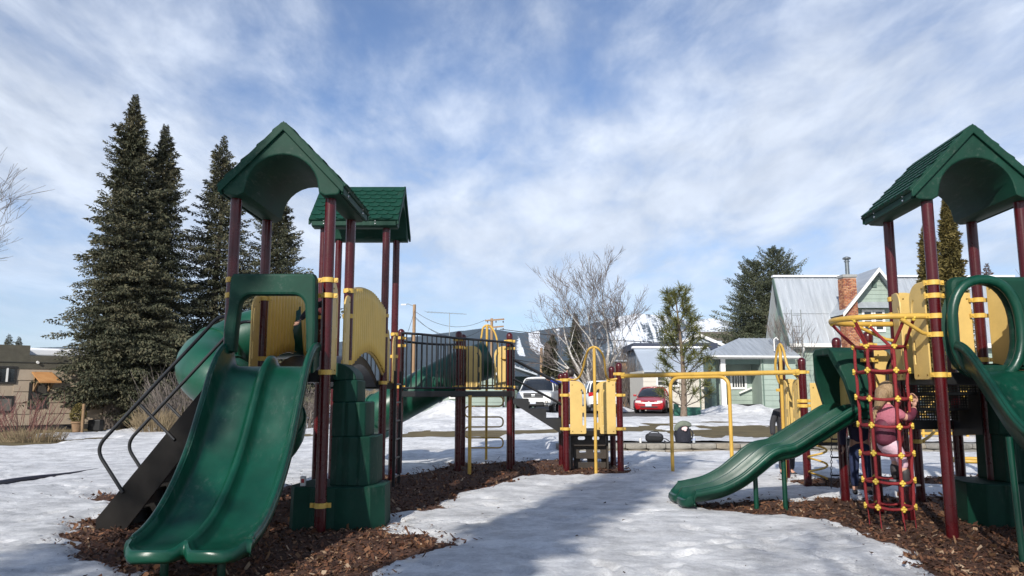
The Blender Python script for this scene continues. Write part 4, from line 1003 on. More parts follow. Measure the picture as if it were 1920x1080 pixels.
def conifer(name, label, p, H, Rad, seed, m=None, n=620, skirt=.05, taper=.92, group=None, hang=.35, trunk_r=None, lift=.0, gap=.14, minl=.10):
    m = m or spruce_m; rs = np.random.RandomState(seed); root = thing(name, label, 'tree', p, group)
    tr = trunk_r or H*.016+.05
    b = MB(); b.tube([(p[0]+.05*math.sin(k*1.3), p[1], p[2]-.3+H*.99*k/8) for k in range(9)], [tr*(1.35 if k == 0 else 1)*(1-k/8.3) for k in range(9)], 10); b.build('trunk', bark_m, root, ang=80)
    if hang not in _bt:
        r0 = np.random.RandomState(77); _bt[hang] = ([bough(r0, hang, 16, .066) for _ in range(4)], [bough(r0, hang, 10, .12) for _ in range(4)], [bough(r0, hang, 5, .30) for _ in range(4)])
    big, mid, sml = _bt[hang]; V = []; lob = rs.rand(7)*6.28
    for i in range(n):
        s = (i+rs.rand())/n; s = 1-(1-s)**.95; z = skirt*H+(1-skirt)*H*s
        a = i*2.39996+rs.uniform(-.45, .45)
        env = Rad*max(.0, (1-s))**taper*(.86+gap*math.sin(3*a+lob[0]+s*9)+gap*.8*math.sin(s*37+lob[1]+a))*(1-.35*max(0, 1-s*9))
        L = max(minl+.30*min(1, (1-s)*6), env*rs.uniform(.5, 1.12))
        if rs.rand() < .14: L *= 1.22
        pit = R(-16+50*s**1.8+lift+rs.uniform(-10, 10))
        T = big if L > 1.6 else (mid if L > .75 else sml)
        B = T[i % 4]*np.array([L, L*.80+.10, L*.7+.10]); B = B.reshape(-1, 3)
        c, sn = math.cos(pit), math.sin(pit); B = np.stack([B[:, 0]*c-B[:, 2]*sn, B[:, 1], B[:, 0]*sn+B[:, 2]*c], -1)
        c, sn = math.cos(a), math.sin(a); B = np.stack([B[:, 0]*c-B[:, 1]*sn, B[:, 0]*sn+B[:, 1]*c, B[:, 2]+z], -1); V.append(B)
    V = np.concatenate(V)+np.array(p); F = np.arange(len(V)).reshape(-1, 4)
    link(bpy.data.objects.new('crown', arrmesh('crown', V, F, m)), root); return root
def bare_tree(name, label, p, H, seed, spread=.55, trunk=.16, levels=6, tm=None, wm=None, lean=(0, 0), forks=3, up=.35, group=None, cat='tree', droop=0.0, twig_r=.008, first=.28, nk=3):
    rs = random.Random(seed); root = thing(name, label, cat, p, group); tb, cb = MB(), MB()
    def grow(o, d, L, r, lv):
        n = 3 if lv > 1 else 2; pts = [o]; rr = [r]; dd = d.copy()
        for k in range(n):
            dd = (dd+Vector((rs.uniform(-1, 1), rs.uniform(-1, 1), rs.uniform(-.3, .6)))*.17+Vector((0, 0, up*.10-droop*.22*(levels-lv)/levels))).normalized()
            pts.append(pts[-1]+dd*L/n); rr.append(max(twig_r*.7, r*(1-.45*(k+1)/n)))
        (tb if lv >= levels-2 else cb).tube(pts, rr, 7 if lv >= levels-1 else (5 if lv >= levels-2 else 3), cap=False)
        if lv == 0: return
        for k in range(nk if lv < levels else forks):
            t = rs.uniform(.35, 1.0) if k else 1.0
            i = min(n-1, int(t*n)); q = pts[i].lerp(pts[i+1], t*n-i)
            ax = Vector((rs.uniform(-1, 1), rs.uniform(-1, 1), rs.uniform(-.5, .5))).normalized()
            nd = (dd+ax*spread*(1.25 if k else .55)+Vector((0, 0, up*.3))).normalized()
            grow(q, nd, L*rs.uniform(.58, .84), max(twig_r, rr[i]*rs.uniform(.45, .65)), lv-1)
    grow(Vector(p)-Vector((0, 0, .2)), Vector((lean[0], lean[1], 1)).normalized(), H*first, trunk, levels)
    tb.build('trunk', tm or bark_m, root, ang=80); cb.build('crown', wm or twig_m, root, ang=80); return root
def shrub(name, label, p, H, W_, n, m, seed, spreadz=.8, r=.006, cat='shrub', curve=.3, group=None):
    rs = random.Random(seed); root = thing(name, label, cat, p, group); b = MB(); cb = MB()
    for i in range(n):
        a = rs.uniform(0, 6.283); q = rs.random()**.6*W_*.35; o = Vector((p[0]+q*math.cos(a), p[1]+q*math.sin(a)*.6, p[2]-.05))
        d = Vector((math.cos(a)*rs.uniform(.1, spreadz), math.sin(a)*rs.uniform(.1, spreadz)*.7, 1)).normalized(); L = H*rs.uniform(.55, 1.1)
        pts = [o]
        for k in range(4):
            d = (d+Vector((rs.uniform(-1, 1), rs.uniform(-1, 1), -curve*.3))*.16).normalized(); pts.append(pts[-1]+d*L/4)
        b.tube(pts, [r*1.4, r*1.2, r, r*.8, r*.5], 3, cap=False)
        for k in range(5):
            s = rs.uniform(1.2, 3.9); i_ = int(s); q_ = pts[i_].lerp(pts[min(4, i_+1)], s-i_); e = (d+Vector((rs.uniform(-1, 1), rs.uniform(-1, 1), rs.uniform(-.1, .7)))*.9).normalized()
            cb.tube([q_, q_+e*L*.16, q_+e*L*.26+Vector((0, 0, .04*L))], [r*.6, r*.5, r*.35], 3, cap=False)
    b.build('stems', m, root, ang=80); cb.build('twigs', m, root, ang=80); return root
def base_at(u, Y): x = (u-960)/FPX*Y; return (x, Y, bz(x, Y))
def top_h(v, Y): return at(960, v, Y).z
p = base_at(222, 30); conifer('spruce_tree', 'tallest dark spruce, with a pale trunk, beside the tan building', p, top_h(180, 30)-p[2], 2.75, 11, n=980, trunk_r=.36, hang=.4, taper=.78, skirt=.085)
p = base_at(285, 31); conifer('spruce_tree', 'second tallest spruce merging into the right side of the tallest one', p, top_h(236, 31)-p[2], 2.9, 12, n=860, hang=.4, taper=.8)
p = base_at(400, 33); conifer('spruce_tree', 'loose spruce with gaps of sky just left of the front tower roof', p, top_h(256, 33)-p[2], 3.6, 13, n=580, hang=.4, gap=.2, taper=.85)
p = base_at(512, 34); conifer('spruce_tree', 'broad spruce seen between the posts of the front roofed tower', p, top_h(368, 34)-p[2], 3.4, 14, n=560, gap=.18, hang=.4, taper=.7)
for i, (u, v, l) in enumerate(((17, 627, 'small far spruce on the left above the tan building roof'), (36, 632, 'small far spruce directly above the step in the tan building parapet'))):
    p = base_at(u, 75); conifer('spruce_tree', l, p, top_h(v, 75)-p[2], 1.6, 20+i, n=220)
for u, v, sd, rd, l in ((1416, 493, 31, 4.0, 'shorter left one of two round topped spruces behind the green house'), (1462, 470, 32, 4.2, 'taller round topped spruce right behind the green house gable')):
    p = base_at(u, 56); conifer('spruce_tree', l, p, top_h(v, 56)-p[2], rd, sd, spruce2_m, n=430, taper=.42, lift=10)
for u, v, sd, l in ((1722, 425, 41, 'narrow brownish column cedar, the shorter of the pair behind the right tower'), (1763, 375, 42, 'tall narrow brownish column cedar seen between the right tower posts')):
    p = base_at(u+32, 34); conifer('cedar_tree', l, p, top_h(v, 34)-p[2], .98, sd, thuja_m, n=700, taper=.32, lift=42, minl=.25, gap=.08, skirt=.02)
p = base_at(1862, 50); conifer('brown_conifer', 'small rust brown conifer right of the right tower', p, top_h(494, 50)-p[2], 1.5, 44, brown_m, n=260, taper=.6)
p = base_at(1080, 68); conifer('spruce_tree', 'dark spruce standing behind the white birch trunks', p, top_h(588, 68)-p[2], 2.3, 45, brown_m if False else spruce_m, n=420)
for i, (u, v, l) in enumerate(((1027, 646, 'thin shorter column cedar beside the far wooden pole'), (1036, 631, 'thin taller column cedar left of the birches'))):
    p = base_at(u, 62); conifer('cedar_tree', l, p, top_h(v, 62)-p[2], .42, 46+i, spruce_m, n=220, taper=.3, lift=40, minl=.2)
# open ponderosa-like young pine
def pine():
    Y = 33.5; p = base_at(1277, Y); H = top_h(548, Y)-p[2]; rs = random.Random(6); root = thing('pine_tree', 'young open pine with tufted olive needles standing by the red car', 'tree', p)
    tr = lambda s: Vector((p[0]+.10*math.sin(s*4)-.12*s, p[1], p[2]-.2+(H+.1)*s))
    b = MB(); b.tube([tr(k/12) for k in range(13)], [.16*(1-k/13.5)*(1.2 if k == 0 else 1) for k in range(13)], 10); b.build('trunk', mat('pine_bark', (.12, .085, .06), .95, col2=(.22, .17, .13), scale=10, bump=.8, bscale=30), root, ang=80)
    tw = MB(); V = []; nr = np.random.RandomState(2)
    def tuft(c, d, L, n):
        d = np.array(d); 
        for i in range(n):
            v = nr.normal(size=3); v = v/np.linalg.norm(v); v = v+d*rs.uniform(.2, 1.0); v[2] += .12; v = v/np.linalg.norm(v); l = L*rs.uniform(.6, 1.1)
            s = np.cross(v, nr.normal(size=3)); s = s/np.linalg.norm(s)*.011
            o = np.array(c)-d*rs.uniform(0, .22); V.append([o-s, o+s, o+v*l+s*.5, o+v*l-s*.5])
    for k in range(11):
        s = .13+.80*k/10; n = 5 if k < 9 else 4
        for j in range(n):
            a = j*6.283/n+k*1.1+rs.uniform(-.3, .3); L = 1.62*(1-.62*s)*rs.uniform(.75, 1.1)*(1 if s > .22 else .9); o = tr(s)
            pit = .35+.5*s; d = Vector((math.cos(a)*math.cos(pit), math.sin(a)*math.cos(pit), math.sin(pit)))
            pts = [o, o+d*L*.5-Vector((0, 0, .05)), o+d*L*.8+Vector((0, 0, .02)), o+d*L+Vector((0, 0, .14))]
            tw.tube(smooth_path(pts, 3), .022*(1-.3*s), 5, cap=False)
            dead = s < .3
            for q in range(4):
                t = .5+.17*q; c = o+d*L*t; e = Vector((d.x+rs.uniform(-.6, .6), d.y+rs.uniform(-.6, .6), .5)).normalized(); f = c+e*.26
                tw.tube([c, f], .010, 3, cap=False)
                if not dead or rs.random() < .35: tuft(f, e, .33, 19)
            if not dead or rs.random() < .6: tuft(pts[-1], Vector((d.x*.5, d.y*.5, .8)).normalized(), .38, 46)
    tuft(tr(1.0), (0, 0, 1), .36, 110); tuft(tr(.96), (0, 0, 1), .34, 80)
    tw.build('branches', bark_m, root, ang=80); V = np.array(V).reshape(-1, 3)
    link(bpy.data.objects.new('crown', arrmesh('crown', V, np.arange(len(V)).reshape(-1, 4), pine_m)), root)
pine()
def birch(u, Y, v, seed, label, lean, **k):
    p = base_at(u, Y); H = top_h(v, Y)-p[2]; return bare_tree('birch_tree', label, p, H, seed, lean=lean, tm=birch_m, wm=k.pop('wm', twig_m), **k)
wt = mat('birch_twigs', (.10, .08, .07), .9, col2=(.20, .165, .15), scale=2)
birch(1112, 58, 505, 3, 'leaning white birch with a wide grey crown left of the straight ones', (-.28, 0), trunk=.25, spread=.62, first=.33, droop=.5, wm=wt, levels=6, nk=3, twig_r=.010)
birch(1104, 60, 515, 5, 'white birch with bent stem behind the yellow arch climber', (-.12, 0), trunk=.22, spread=.6, first=.30, droop=.5, wm=wt, levels=6, nk=3, twig_r=.012)
birch(1125, 59, 510, 9, 'middle white birch with fine drooping twigs', (.05, 0), trunk=.19, spread=.5, first=.31, droop=.4, wm=wt, levels=6, nk=3, twig_r=.012)
birch(1138, 57, 452, 8, 'tall straight white birch on the right of the clump', (.03, 0), trunk=.20, spread=.42, first=.36, droop=.25, wm=wt, levels=6, nk=3, twig_r=.012)
p = base_at(1185, 52); shrub('bare_bush', 'brown leafless bush behind the parked white and red cars', p, 3.4, 2.6, 110, twig_m, 4, .5, .016)
p = base_at(1140, 56); shrub('bare_bush', 'tall brown thicket below the birch trunks', p, 4.2, 3.2, 120, twig_m, 14, .5, .018)
bare_tree('bare_tree', 'leafless tree reaching in from the left picture edge', (-29.0, 38, .3), 17.0, 21, lean=(.05, 0), trunk=.36, spread=.75, levels=6, twig_r=.011, first=.30, up=.25)
p = base_at(1960, 48); bare_tree('bare_tree', 'leafless tree at the right picture edge behind the right tower', p, top_h(455, 48), 23, lean=(-.1, 0), trunk=.2, spread=.6, levels=6, twig_r=.013, wm=wt)
p = base_at(1462, 39.5); bare_tree('bare_tree', 'thin leafless sapling against the green house wall', p, 5.0, 26, trunk=.05, spread=.5, levels=5, twig_r=.009, first=.36, up=.9, forks=4)
p = (at(45, 800, 24).x, 24, bz(-15.7, 24)); shrub('dogwood_bush', 'red stemmed leafless dogwood in front of the tan building', p, 1.35, 2.3, 42, redtwig_m, 5, .75, .010)
p = (at(-40, 800, 23).x, 23, 0.05); shrub('dogwood_bush', 'red stemmed leafless dogwood at the very left edge', p, 1.4, 2.2, 36, redtwig_m, 7, .7, .010)
p = (at(345, 800, 28).x, 28, bz(-12.3, 28)); shrub('dogwood_bush', 'large reddish bush behind the black stair', p, 2.0, 3.0, 130, twig_m, 6, .7, .011)
p = (at(290, 805, 26.5).x, 26.5, bz(-12.6, 26.5)); shrub('dry_grass_clump', 'pale dry grass clump at the edge of the snow', p, .85, 1.7, 260, drytwig_m, 8, .75, .006, 'dry grass', .8)
p = (at(60, 830, 22.5).x, 22.5, bz(-14.4, 22.5)); shrub('dry_grass_clump', 'straw coloured weeds at the foot of the left dogwood', p, .45, 2.8, 240, drytwig_m, 9, .8, .005, 'dry grass', .8)
p = (at(575, 800, 28).x, 28, bz(-7.5, 28)); shrub('bare_bush', 'brown bush between the slide and the maroon post', p, 1.7, 2.2, 110, twig_m, 10, .6, .010)
p = (at(700, 760, 30).x, 30, bz(-5.5, 30)); shrub('bare_bush', 'pale twiggy bush under the bridge', p, 1.5, 2.0, 90, drytwig_m, 13, .6, .010)
# trees behind the camera whose shadows lie over the snow
SHADE = [('pine_tree', 'tall slim pine behind the viewpoint whose shadow lies across the centre snow', (-4.65, -4.0), 14.2, .72, 51, 480, .18),
         ('spruce_tree', 'tall spruce behind the viewpoint shading the left tower', (-9.6, -7.2), 16.6, 2.6, 52, 330, .92)]
for nm, lb, (x, y), H, rd, sd, n, tp in SHADE: conifer(nm, lb, (x, y, 0), H, rd, sd, n=n, gap=.15, taper=tp, minl=.3)
bare_tree('bare_tree', 'large leafless tree behind the viewpoint dappling the near snow', (-1.6, -7.0, 0), 13.5, 61, trunk=.36, spread=.75, levels=6, twig_r=.012, first=.30)
# ------------------------------------------------------------------ buildings
gsid = mat('pale_green_siding', (.235, .29, .25), .78, col2=(.315, .385, .335), scale=1.6, bump=.12, bscale=40, stretch=(1, 1, .35), detail=9)
gdark = mat('green_trim', (.10, .15, .125), .7, var=.1)
white = mat('white_trim', (.72, .71, .68), .6, var=.06)
tan = mat('tan_stucco', (.38, .305, .225), .9, var=.08, scale=5, bump=.2, bscale=70)
tandark = mat('dark_olive_stucco', (.085, .078, .058), .9, var=.15, scale=4, bump=.2, bscale=60)
glass_d = mat('dark_window_glass', (.015, .018, .022), .08, spec=.8)
snowroof = mat('roof_snow', (.82, .84, .88), .7, var=.04, scale=1)
metalroof = mat('galvanised_roof', (.36, .39, .42), .45, metal=.4, col2=(.50, .53, .56), scale=2.2, stretch=(2.5, .25, .25), rvar=.12, detail=9)
bluewall = mat('pale_blue_metal', (.42, .47, .53), .5, metal=.2, var=.05, scale=.8)
cream = mat('cream_siding', (.56, .53, .47), .8, var=.05, scale=2)
darkblue = mat('dark_blue_cladding', (.035, .045, .075), .6, var=.15)
bluegrey = mat('blue_grey_cladding', (.13, .16, .20), .7, var=.1)
brownroof = mat('brown_shingle_roof', (.115, .10, .078), .9, var=.2, scale=10, bump=.4, bscale=30)
wood = mat('weathered_wood', (.17, .105, .055), .8, col2=(.27, .17, .085), scale=6, stretch=(1, 1, 8))
orange = mat('plywood_awning', (.36, .165, .055), .7, col2=(.46, .24, .09), scale=3)
mortar = mat('mortar', (.36, .31, .27), .95)
class Wall:
    """vertical plane frame: s along the wall, z up, n out of it"""
    def __init__(s, a, b):
        s.a = Vector((a[0], a[1], 0)); s.L = (Vector((b[0], b[1], 0))-s.a).length; s.ex = (Vector((b[0], b[1], 0))-s.a).normalized(); s.n = Vector((s.ex.y, -s.ex.x, 0))
    def M(s, off=0): return Mx(s.a+s.n*off, s.ex, (0, 0, 1), s.n)
    def sz(s, u, v):
        d = ray(u, v); o = Vector((0, 0, CAM_H)); t = (s.a-o).dot(s.n)/d.dot(s.n); p = o+d*t; return ((p-s.a).dot(s.ex), p.z)
    def pt(s, ss, z, off=0): return s.a+s.ex*ss+s.n*off+Vector((0, 0, z))
def wbox(wall, s0, s1, z0, z1, o0, o1, name, m, par, bevel=0):
    b = MB(); v = [wall.pt(s, z, o) for s in (s0, s1) for z in (z0, z1) for o in (o0, o1)]
    b.add(v, [(0, 1, 3, 2), (4, 6, 7, 5), (0, 4, 5, 1), (2, 3, 7, 6), (0, 2, 6, 4), (1, 5, 7, 3)]); return b.build(name, m, par, bevel=bevel)
def boards(wall, par, s0, s1, z0, z1, h, m, name='siding_board', clip=None, off=0.0, cuts=()):
    """lapped boards as parts; cuts = (s0,s1,z0,z1) openings"""
    z = z0; k = 0
    while z < z1-.02:
        zt = min(z1, z+h); a, b_ = (s0, s1) if clip is None else clip(z+h*.5)
        segs = [(a, b_)]
        for c in cuts:
            if zt > c[2]+.02 and z < c[3]-.02:
                new = []
                for x0, x1 in segs:
                    if c[1] <= x0 or c[0] >= x1: new.append((x0, x1)); continue
                    if c[0] > x0: new.append((x0, c[0]))
                    if c[1] < x1: new.append((c[1], x1))
                segs = new
        for x0, x1 in segs:
            if x1-x0 < .05: continue
            b = MB(); v = [wall.pt(x0, z, off+.035), wall.pt(x1, z, off+.035), wall.pt(x1, zt-.006, off+.014), wall.pt(x0, zt-.006, off+.014), wall.pt(x0, z, off), wall.pt(x1, z, off), wall.pt(x1, zt-.006, off), wall.pt(x0, zt-.006, off)]
            b.add(v, [(0, 1, 2, 3), (7, 6, 5, 4), (0, 4, 5, 1), (1, 5, 6, 2), (2, 6, 7, 3), (3, 7, 4, 0)]); b.build(name, m, par)
        z += h; k += 1
def window(wall, par, s0, s1, z0, z1, fm, bars=(1, 1), off=.04, fw=.07, gm=None):
    w = MB()
    def add(a, b_, c, d): 
        v = [wall.pt(s, z, o) for s in (a, b_) for z in (c, d) for o in (off, off+.05)]; w.add(v, [(0, 1, 3, 2), (4, 6, 7, 5), (0, 4, 5, 1), (2, 3, 7, 6), (0, 2, 6, 4), (1, 5, 7, 3)])
    add(s0-fw, s0, z0-fw, z1+fw); add(s1, s1+fw, z0-fw, z1+fw); add(s0, s1, z1, z1+fw); add(s0, s1, z0-fw, z0)
    f = w.build('window', fm, par); wbox(wall, s0, s1, z0, z1, off+.004, off+.018, 'pane', gm or glass_d, f)
    for i in range(1, bars[0]): x = s0+(s1-s0)*i/bars[0]; wbox(wall, x-.02, x+.02, z0, z1, off+.019, off+.04, 'glazing_bar', fm, f)
    for i in range(1, bars[1]): z = z0+(z1-z0)*i/bars[1]; wbox(wall, s0, s1, z-.015, z+.015, off+.019, off+.036, 'glazing_bar', fm, f)
    return f
# ---- tan flat roofed building on the left
def tan_building():
    a, b_ = at(-190, 731, 25.6), at(300, 731, 31.5); w = Wall(a, b_); z0 = -.1
    root = thing('commercial_building', 'tan flat roofed building with dark olive parapet and wooden awning', 'building', (w.a.x, w.a.y, 0))
    st_s, _ = w.sz(56, 660); zt1 = w.sz(30, 647)[1]; zt2 = w.sz(80, 667)[1]; zb = w.sz(60, 692)[1]
    wbox(w, 0, w.L, z0, zb, -6, 0, 'wall', tan, root)
    wbox(w, 0, w.L, zb, zt2, -6, .03, 'parapet', tandark, root); wbox(w, 0, st_s, zt2, zt1, -6, .03, 'parapet', tandark, root)
    wbox(w, 0, w.L, zt2-.28, zt2-.25, .03, .05, 'parapet_moulding', mat('parapet_line', (.035, .033, .028), .8), root)
    wbox(w, st_s+.05, w.L-.4, zt2+.0, zt2+.34, -5.6, -1.0, 'snow_cover', snowroof, root, .1)
    wbox(w, 0, w.L, .02, .28, .002, .03, 'plinth', mat('dark_plinth', (.03, .027, .024), .9), root)
    h = (zb-.30)/5
    cuts = []
    def r(u0, v0, u1, v1): s0, z1 = w.sz(u0, v0); s1, zz = w.sz(u1, v1); return s0, s1, zz, z1
    win1 = r(0, 690, 26, 716); win2 = r(-30, 746, 20, 770); door = r(60, 717, 83, 766); win3 = r(145, 729, 164, 766)
    for k in range(5): boards(w, root, .0, w.L, .30+h*k, .30+h*(k+1)-.012, h, tan, 'wall_panel', cuts=[win1, win2, door, win3])
    fm = mat('dark_frame', (.02, .018, .016), .6)
    window(w, root, *win1, white if False else fm, (2, 1), .0); window(w, root, *win2, fm, (1, 1), .0, gm=mat('grey_blind', (.12, .115, .10), .7)); 
    f = window(w, root, *win3, fm, (4, 7), .0, gm=mat('pale_glass', (.10, .115, .13), .2))
    wbox(w, win1[0]+(win1[1]-win1[0])*.5-.03, win1[0]+(win1[1]-win1[0])*.5+.03, win1[2], win1[3], .02, .06, 'window_mullion', white, root)
    d = wbox(w, *door, .004, .03, 'door', mat('dark_door', (.05, .045, .038), .7), root); wbox(w, door[0]-.09, door[0], door[2], door[3], .002, .05, 'door_frame', fm, d); wbox(w, door[1], door[1]+.09, door[2], door[3], .002, .05, 'door_frame', fm, d)
    s0, zt = w.sz(59, 697); s1, zl = w.sz(109, 716)
    b = MB(); v = [w.pt(s0, zt, .05), w.pt(s1-.25, zt, .05), w.pt(s1-.05, zl, .75), w.pt(s0+.15, zl, .75)]; v += [q-Vector((0, 0, .05)) for q in v]
    b.add(v, [(0, 1, 2, 3), (7, 6, 5, 4), (0, 4, 5, 1), (1, 5, 6, 2), (2, 6, 7, 3), (3, 7, 4, 0)]); aw = b.build('awning', orange, root)
    for s in (s0+.12, s1-.3):
        b = MB(); b.bar(w.pt(s, zl-.35, .04), w.pt(s, zl-.02, .62), .06, .06); b.bar(w.pt(s, zl-.35, .05), w.pt(s, zt, .05), .08, .05); b.build('awning_bracket', wood, aw)
    b = MB(); q = w.pt(*w.sz(70, 679), .0); b.tube([q, q+w.n*.12+Vector((0, 0, -.02))], .05, 8); b.build('wall_lamp', white, root)
tan_building()
pt_ = base_at(158, 27.5)
pot = thing('potted_shrub', 'small clipped evergreen in a clay pot in front of the tan wall', 'potted plant', pt_)
b = MB(); b.lathe([(.15, 0), (.2, .3), (.23, .31), (.23, .37), (.19, .37)], pt_, 16); b.build('pot', mat('clay', (.24, .15, .085), .8), pot)
rs_ = np.random.RandomState(4); V = []
for i in range(900):
    v = rs_.normal(size=3); v /= np.linalg.norm(v); s = rs_.rand(); c = np.array(pt_)+np.array([v[0]*.24*(1-.4*max(0, v[2])), v[1]*.24*(1-.4*max(0, v[2])), .66+v[2]*.34]); t = np.cross(v, rs_.normal(size=3)); t /= np.linalg.norm(t); u_ = np.cross(v, t)
    V.append([c-t*.03, c+v*.05-u_*.02, c+t*.03+v*.03, c+u_*.02])
V = np.array(V).reshape(-1, 3); link(bpy.data.objects.new('foliage', arrmesh('foliage', V, np.arange(len(V)).reshape(-1, 4), thuja_m)), pot)
p = base_at(167, 26); b = MB(); b.box((p[0], p[1], p[2]+.48), (.08, .08, 1.1)); tag(b.build('wooden_post', wood, None, .01), 'short wooden post beside the potted shrub', 'post')
p = base_at(192, 28); b = MB(); b.box((p[0], p[1], p[2]+.22), (.45, .3, .40)); o = b.build('meter_box', black, None, .02); tag(o, 'small black box on the ground next to the spruce trunk', 'box')
# ---- green garage behind the curved deck
def gable_front(root, x0, x1, y, yb, zb, ze, za, wallm, roofm, over=.35, h=.28, trim=white, cuts=(), name='roof', back=True, boardname='siding_board', xa=None):
    xa = (x0+x1)/2 if xa is None else xa; w = Wall((x0, y), (x1, y))
    b = MB(); b.loft([[(x0, y, zb), (x1, y, zb), (x1, y, ze), (xa, y, za), (x0, y, ze)], [(x0, yb, zb), (x1, yb, zb), (x1, yb, ze), (xa, yb, za), (x0, yb, ze)]]); b.build('wall', wallm, root)
    def clip(z):
        if z < ze: return (0, x1-x0)
        f = (z-ze)/(za-ze); return ((xa-x0)*f, (x1-x0)-(x1-xa)*f)
    boards(w, root, 0, x1-x0, zb, za-.05, h, wallm, boardname, clip, 0.0, cuts)
    for sg, xe in ((-1, x0), (1, x1)):
        sl = (za-ze)/abs(xe-xa); xo = xe+sg*over; zo = ze-sl*over
        b = MB(); b.loft([[(xa, y-over, za+.02), (xo, y-over, zo+.02), (xo, y-over, zo+.12), (xa, y-over, za+.12)], [(xa, yb+over, za+.02), (xo, yb+over, zo+.02), (xo, yb+over, zo+.12), (xa, yb+over, za+.12)]])
        rf = b.build(name, roofm, root)
        b = MB(); b.loft([[(xa, y-over-.04, za-.12), (xo, y-over-.04, zo-.12), (xo, y-over-.04, zo+.10), (xa, y-over-.04, za+.10)], [(xa, y-over-.005, za-.12), (xo, y-over-.005, zo-.12), (xo, y-over-.005, zo+.10), (xa, y-over-.005, za+.10)]]); b.build('barge_board', trim, rf)
    return w
Yg = 37.6; x0, x1 = at(772, 700, Yg).x, at(942, 700, Yg).x; zg = bz(-3, Yg)
gar = thing('green_garage', 'pale green sided garage with a low gable behind the curved deck', 'garage', (x0, Yg, zg))
gable_front(gar, x0, x1, Yg, Yg+8, zg-.1, 2.25, 3.35, gsid, metalroof, over=.45, h=.25)
w = Wall((x0, Yg), (x1, Yg)); window(w, gar, *(lambda a, c: (a[0], c[0], c[1], a[1]))(w.sz(845, 727), w.sz(868, 745)), white, (2, 1), .035)
xc0, xc1 = at(945, 700, 40).x, at(1008, 700, 44).x
b = MB(); b.loft([[(x1-.2, 44.2, 3.2), (xc1, 44.2, 2.45), (xc1, 44.2, 2.55), (x1-.2, 44.2, 3.3)], [(x1-.2, 50.5, 3.2), (xc1, 50.5, 2.45), (xc1, 50.5, 2.55), (x1-.2, 50.5, 3.3)]]); cr = b.build('carport_roof', metalroof, gar)
b = MB(); b.box(((x1+xc1)/2, 50.3, 1.3), (xc1-x1, .12, 2.4)); b.build('carport_wall', gdark, gar)
for k in range(9):
    b = MB(); xx = x1-.1+(xc1-x1+.1)*k/8.0; zz = 3.32-.75*k/8; b.tube([(xx, 44.15, zz), (xx, 50.5, zz)], .03, 5); b.build('roof_rib', metalroof, cr)
for yy in (44.5, 48): 
    b = MB(); b.box((xc1-.15, yy, 1.3), (.12, .12, 2.1)); b.build('carport_post', gdark, gar)
b = MB(); b.box((at(905, 770, 36.8).x, 36.8, zg+.18), (4.6, .2, .22)); tag(b.build('railway_sleeper', wood, None, .02), 'long grey timber lying in front of the green garage', 'timber')
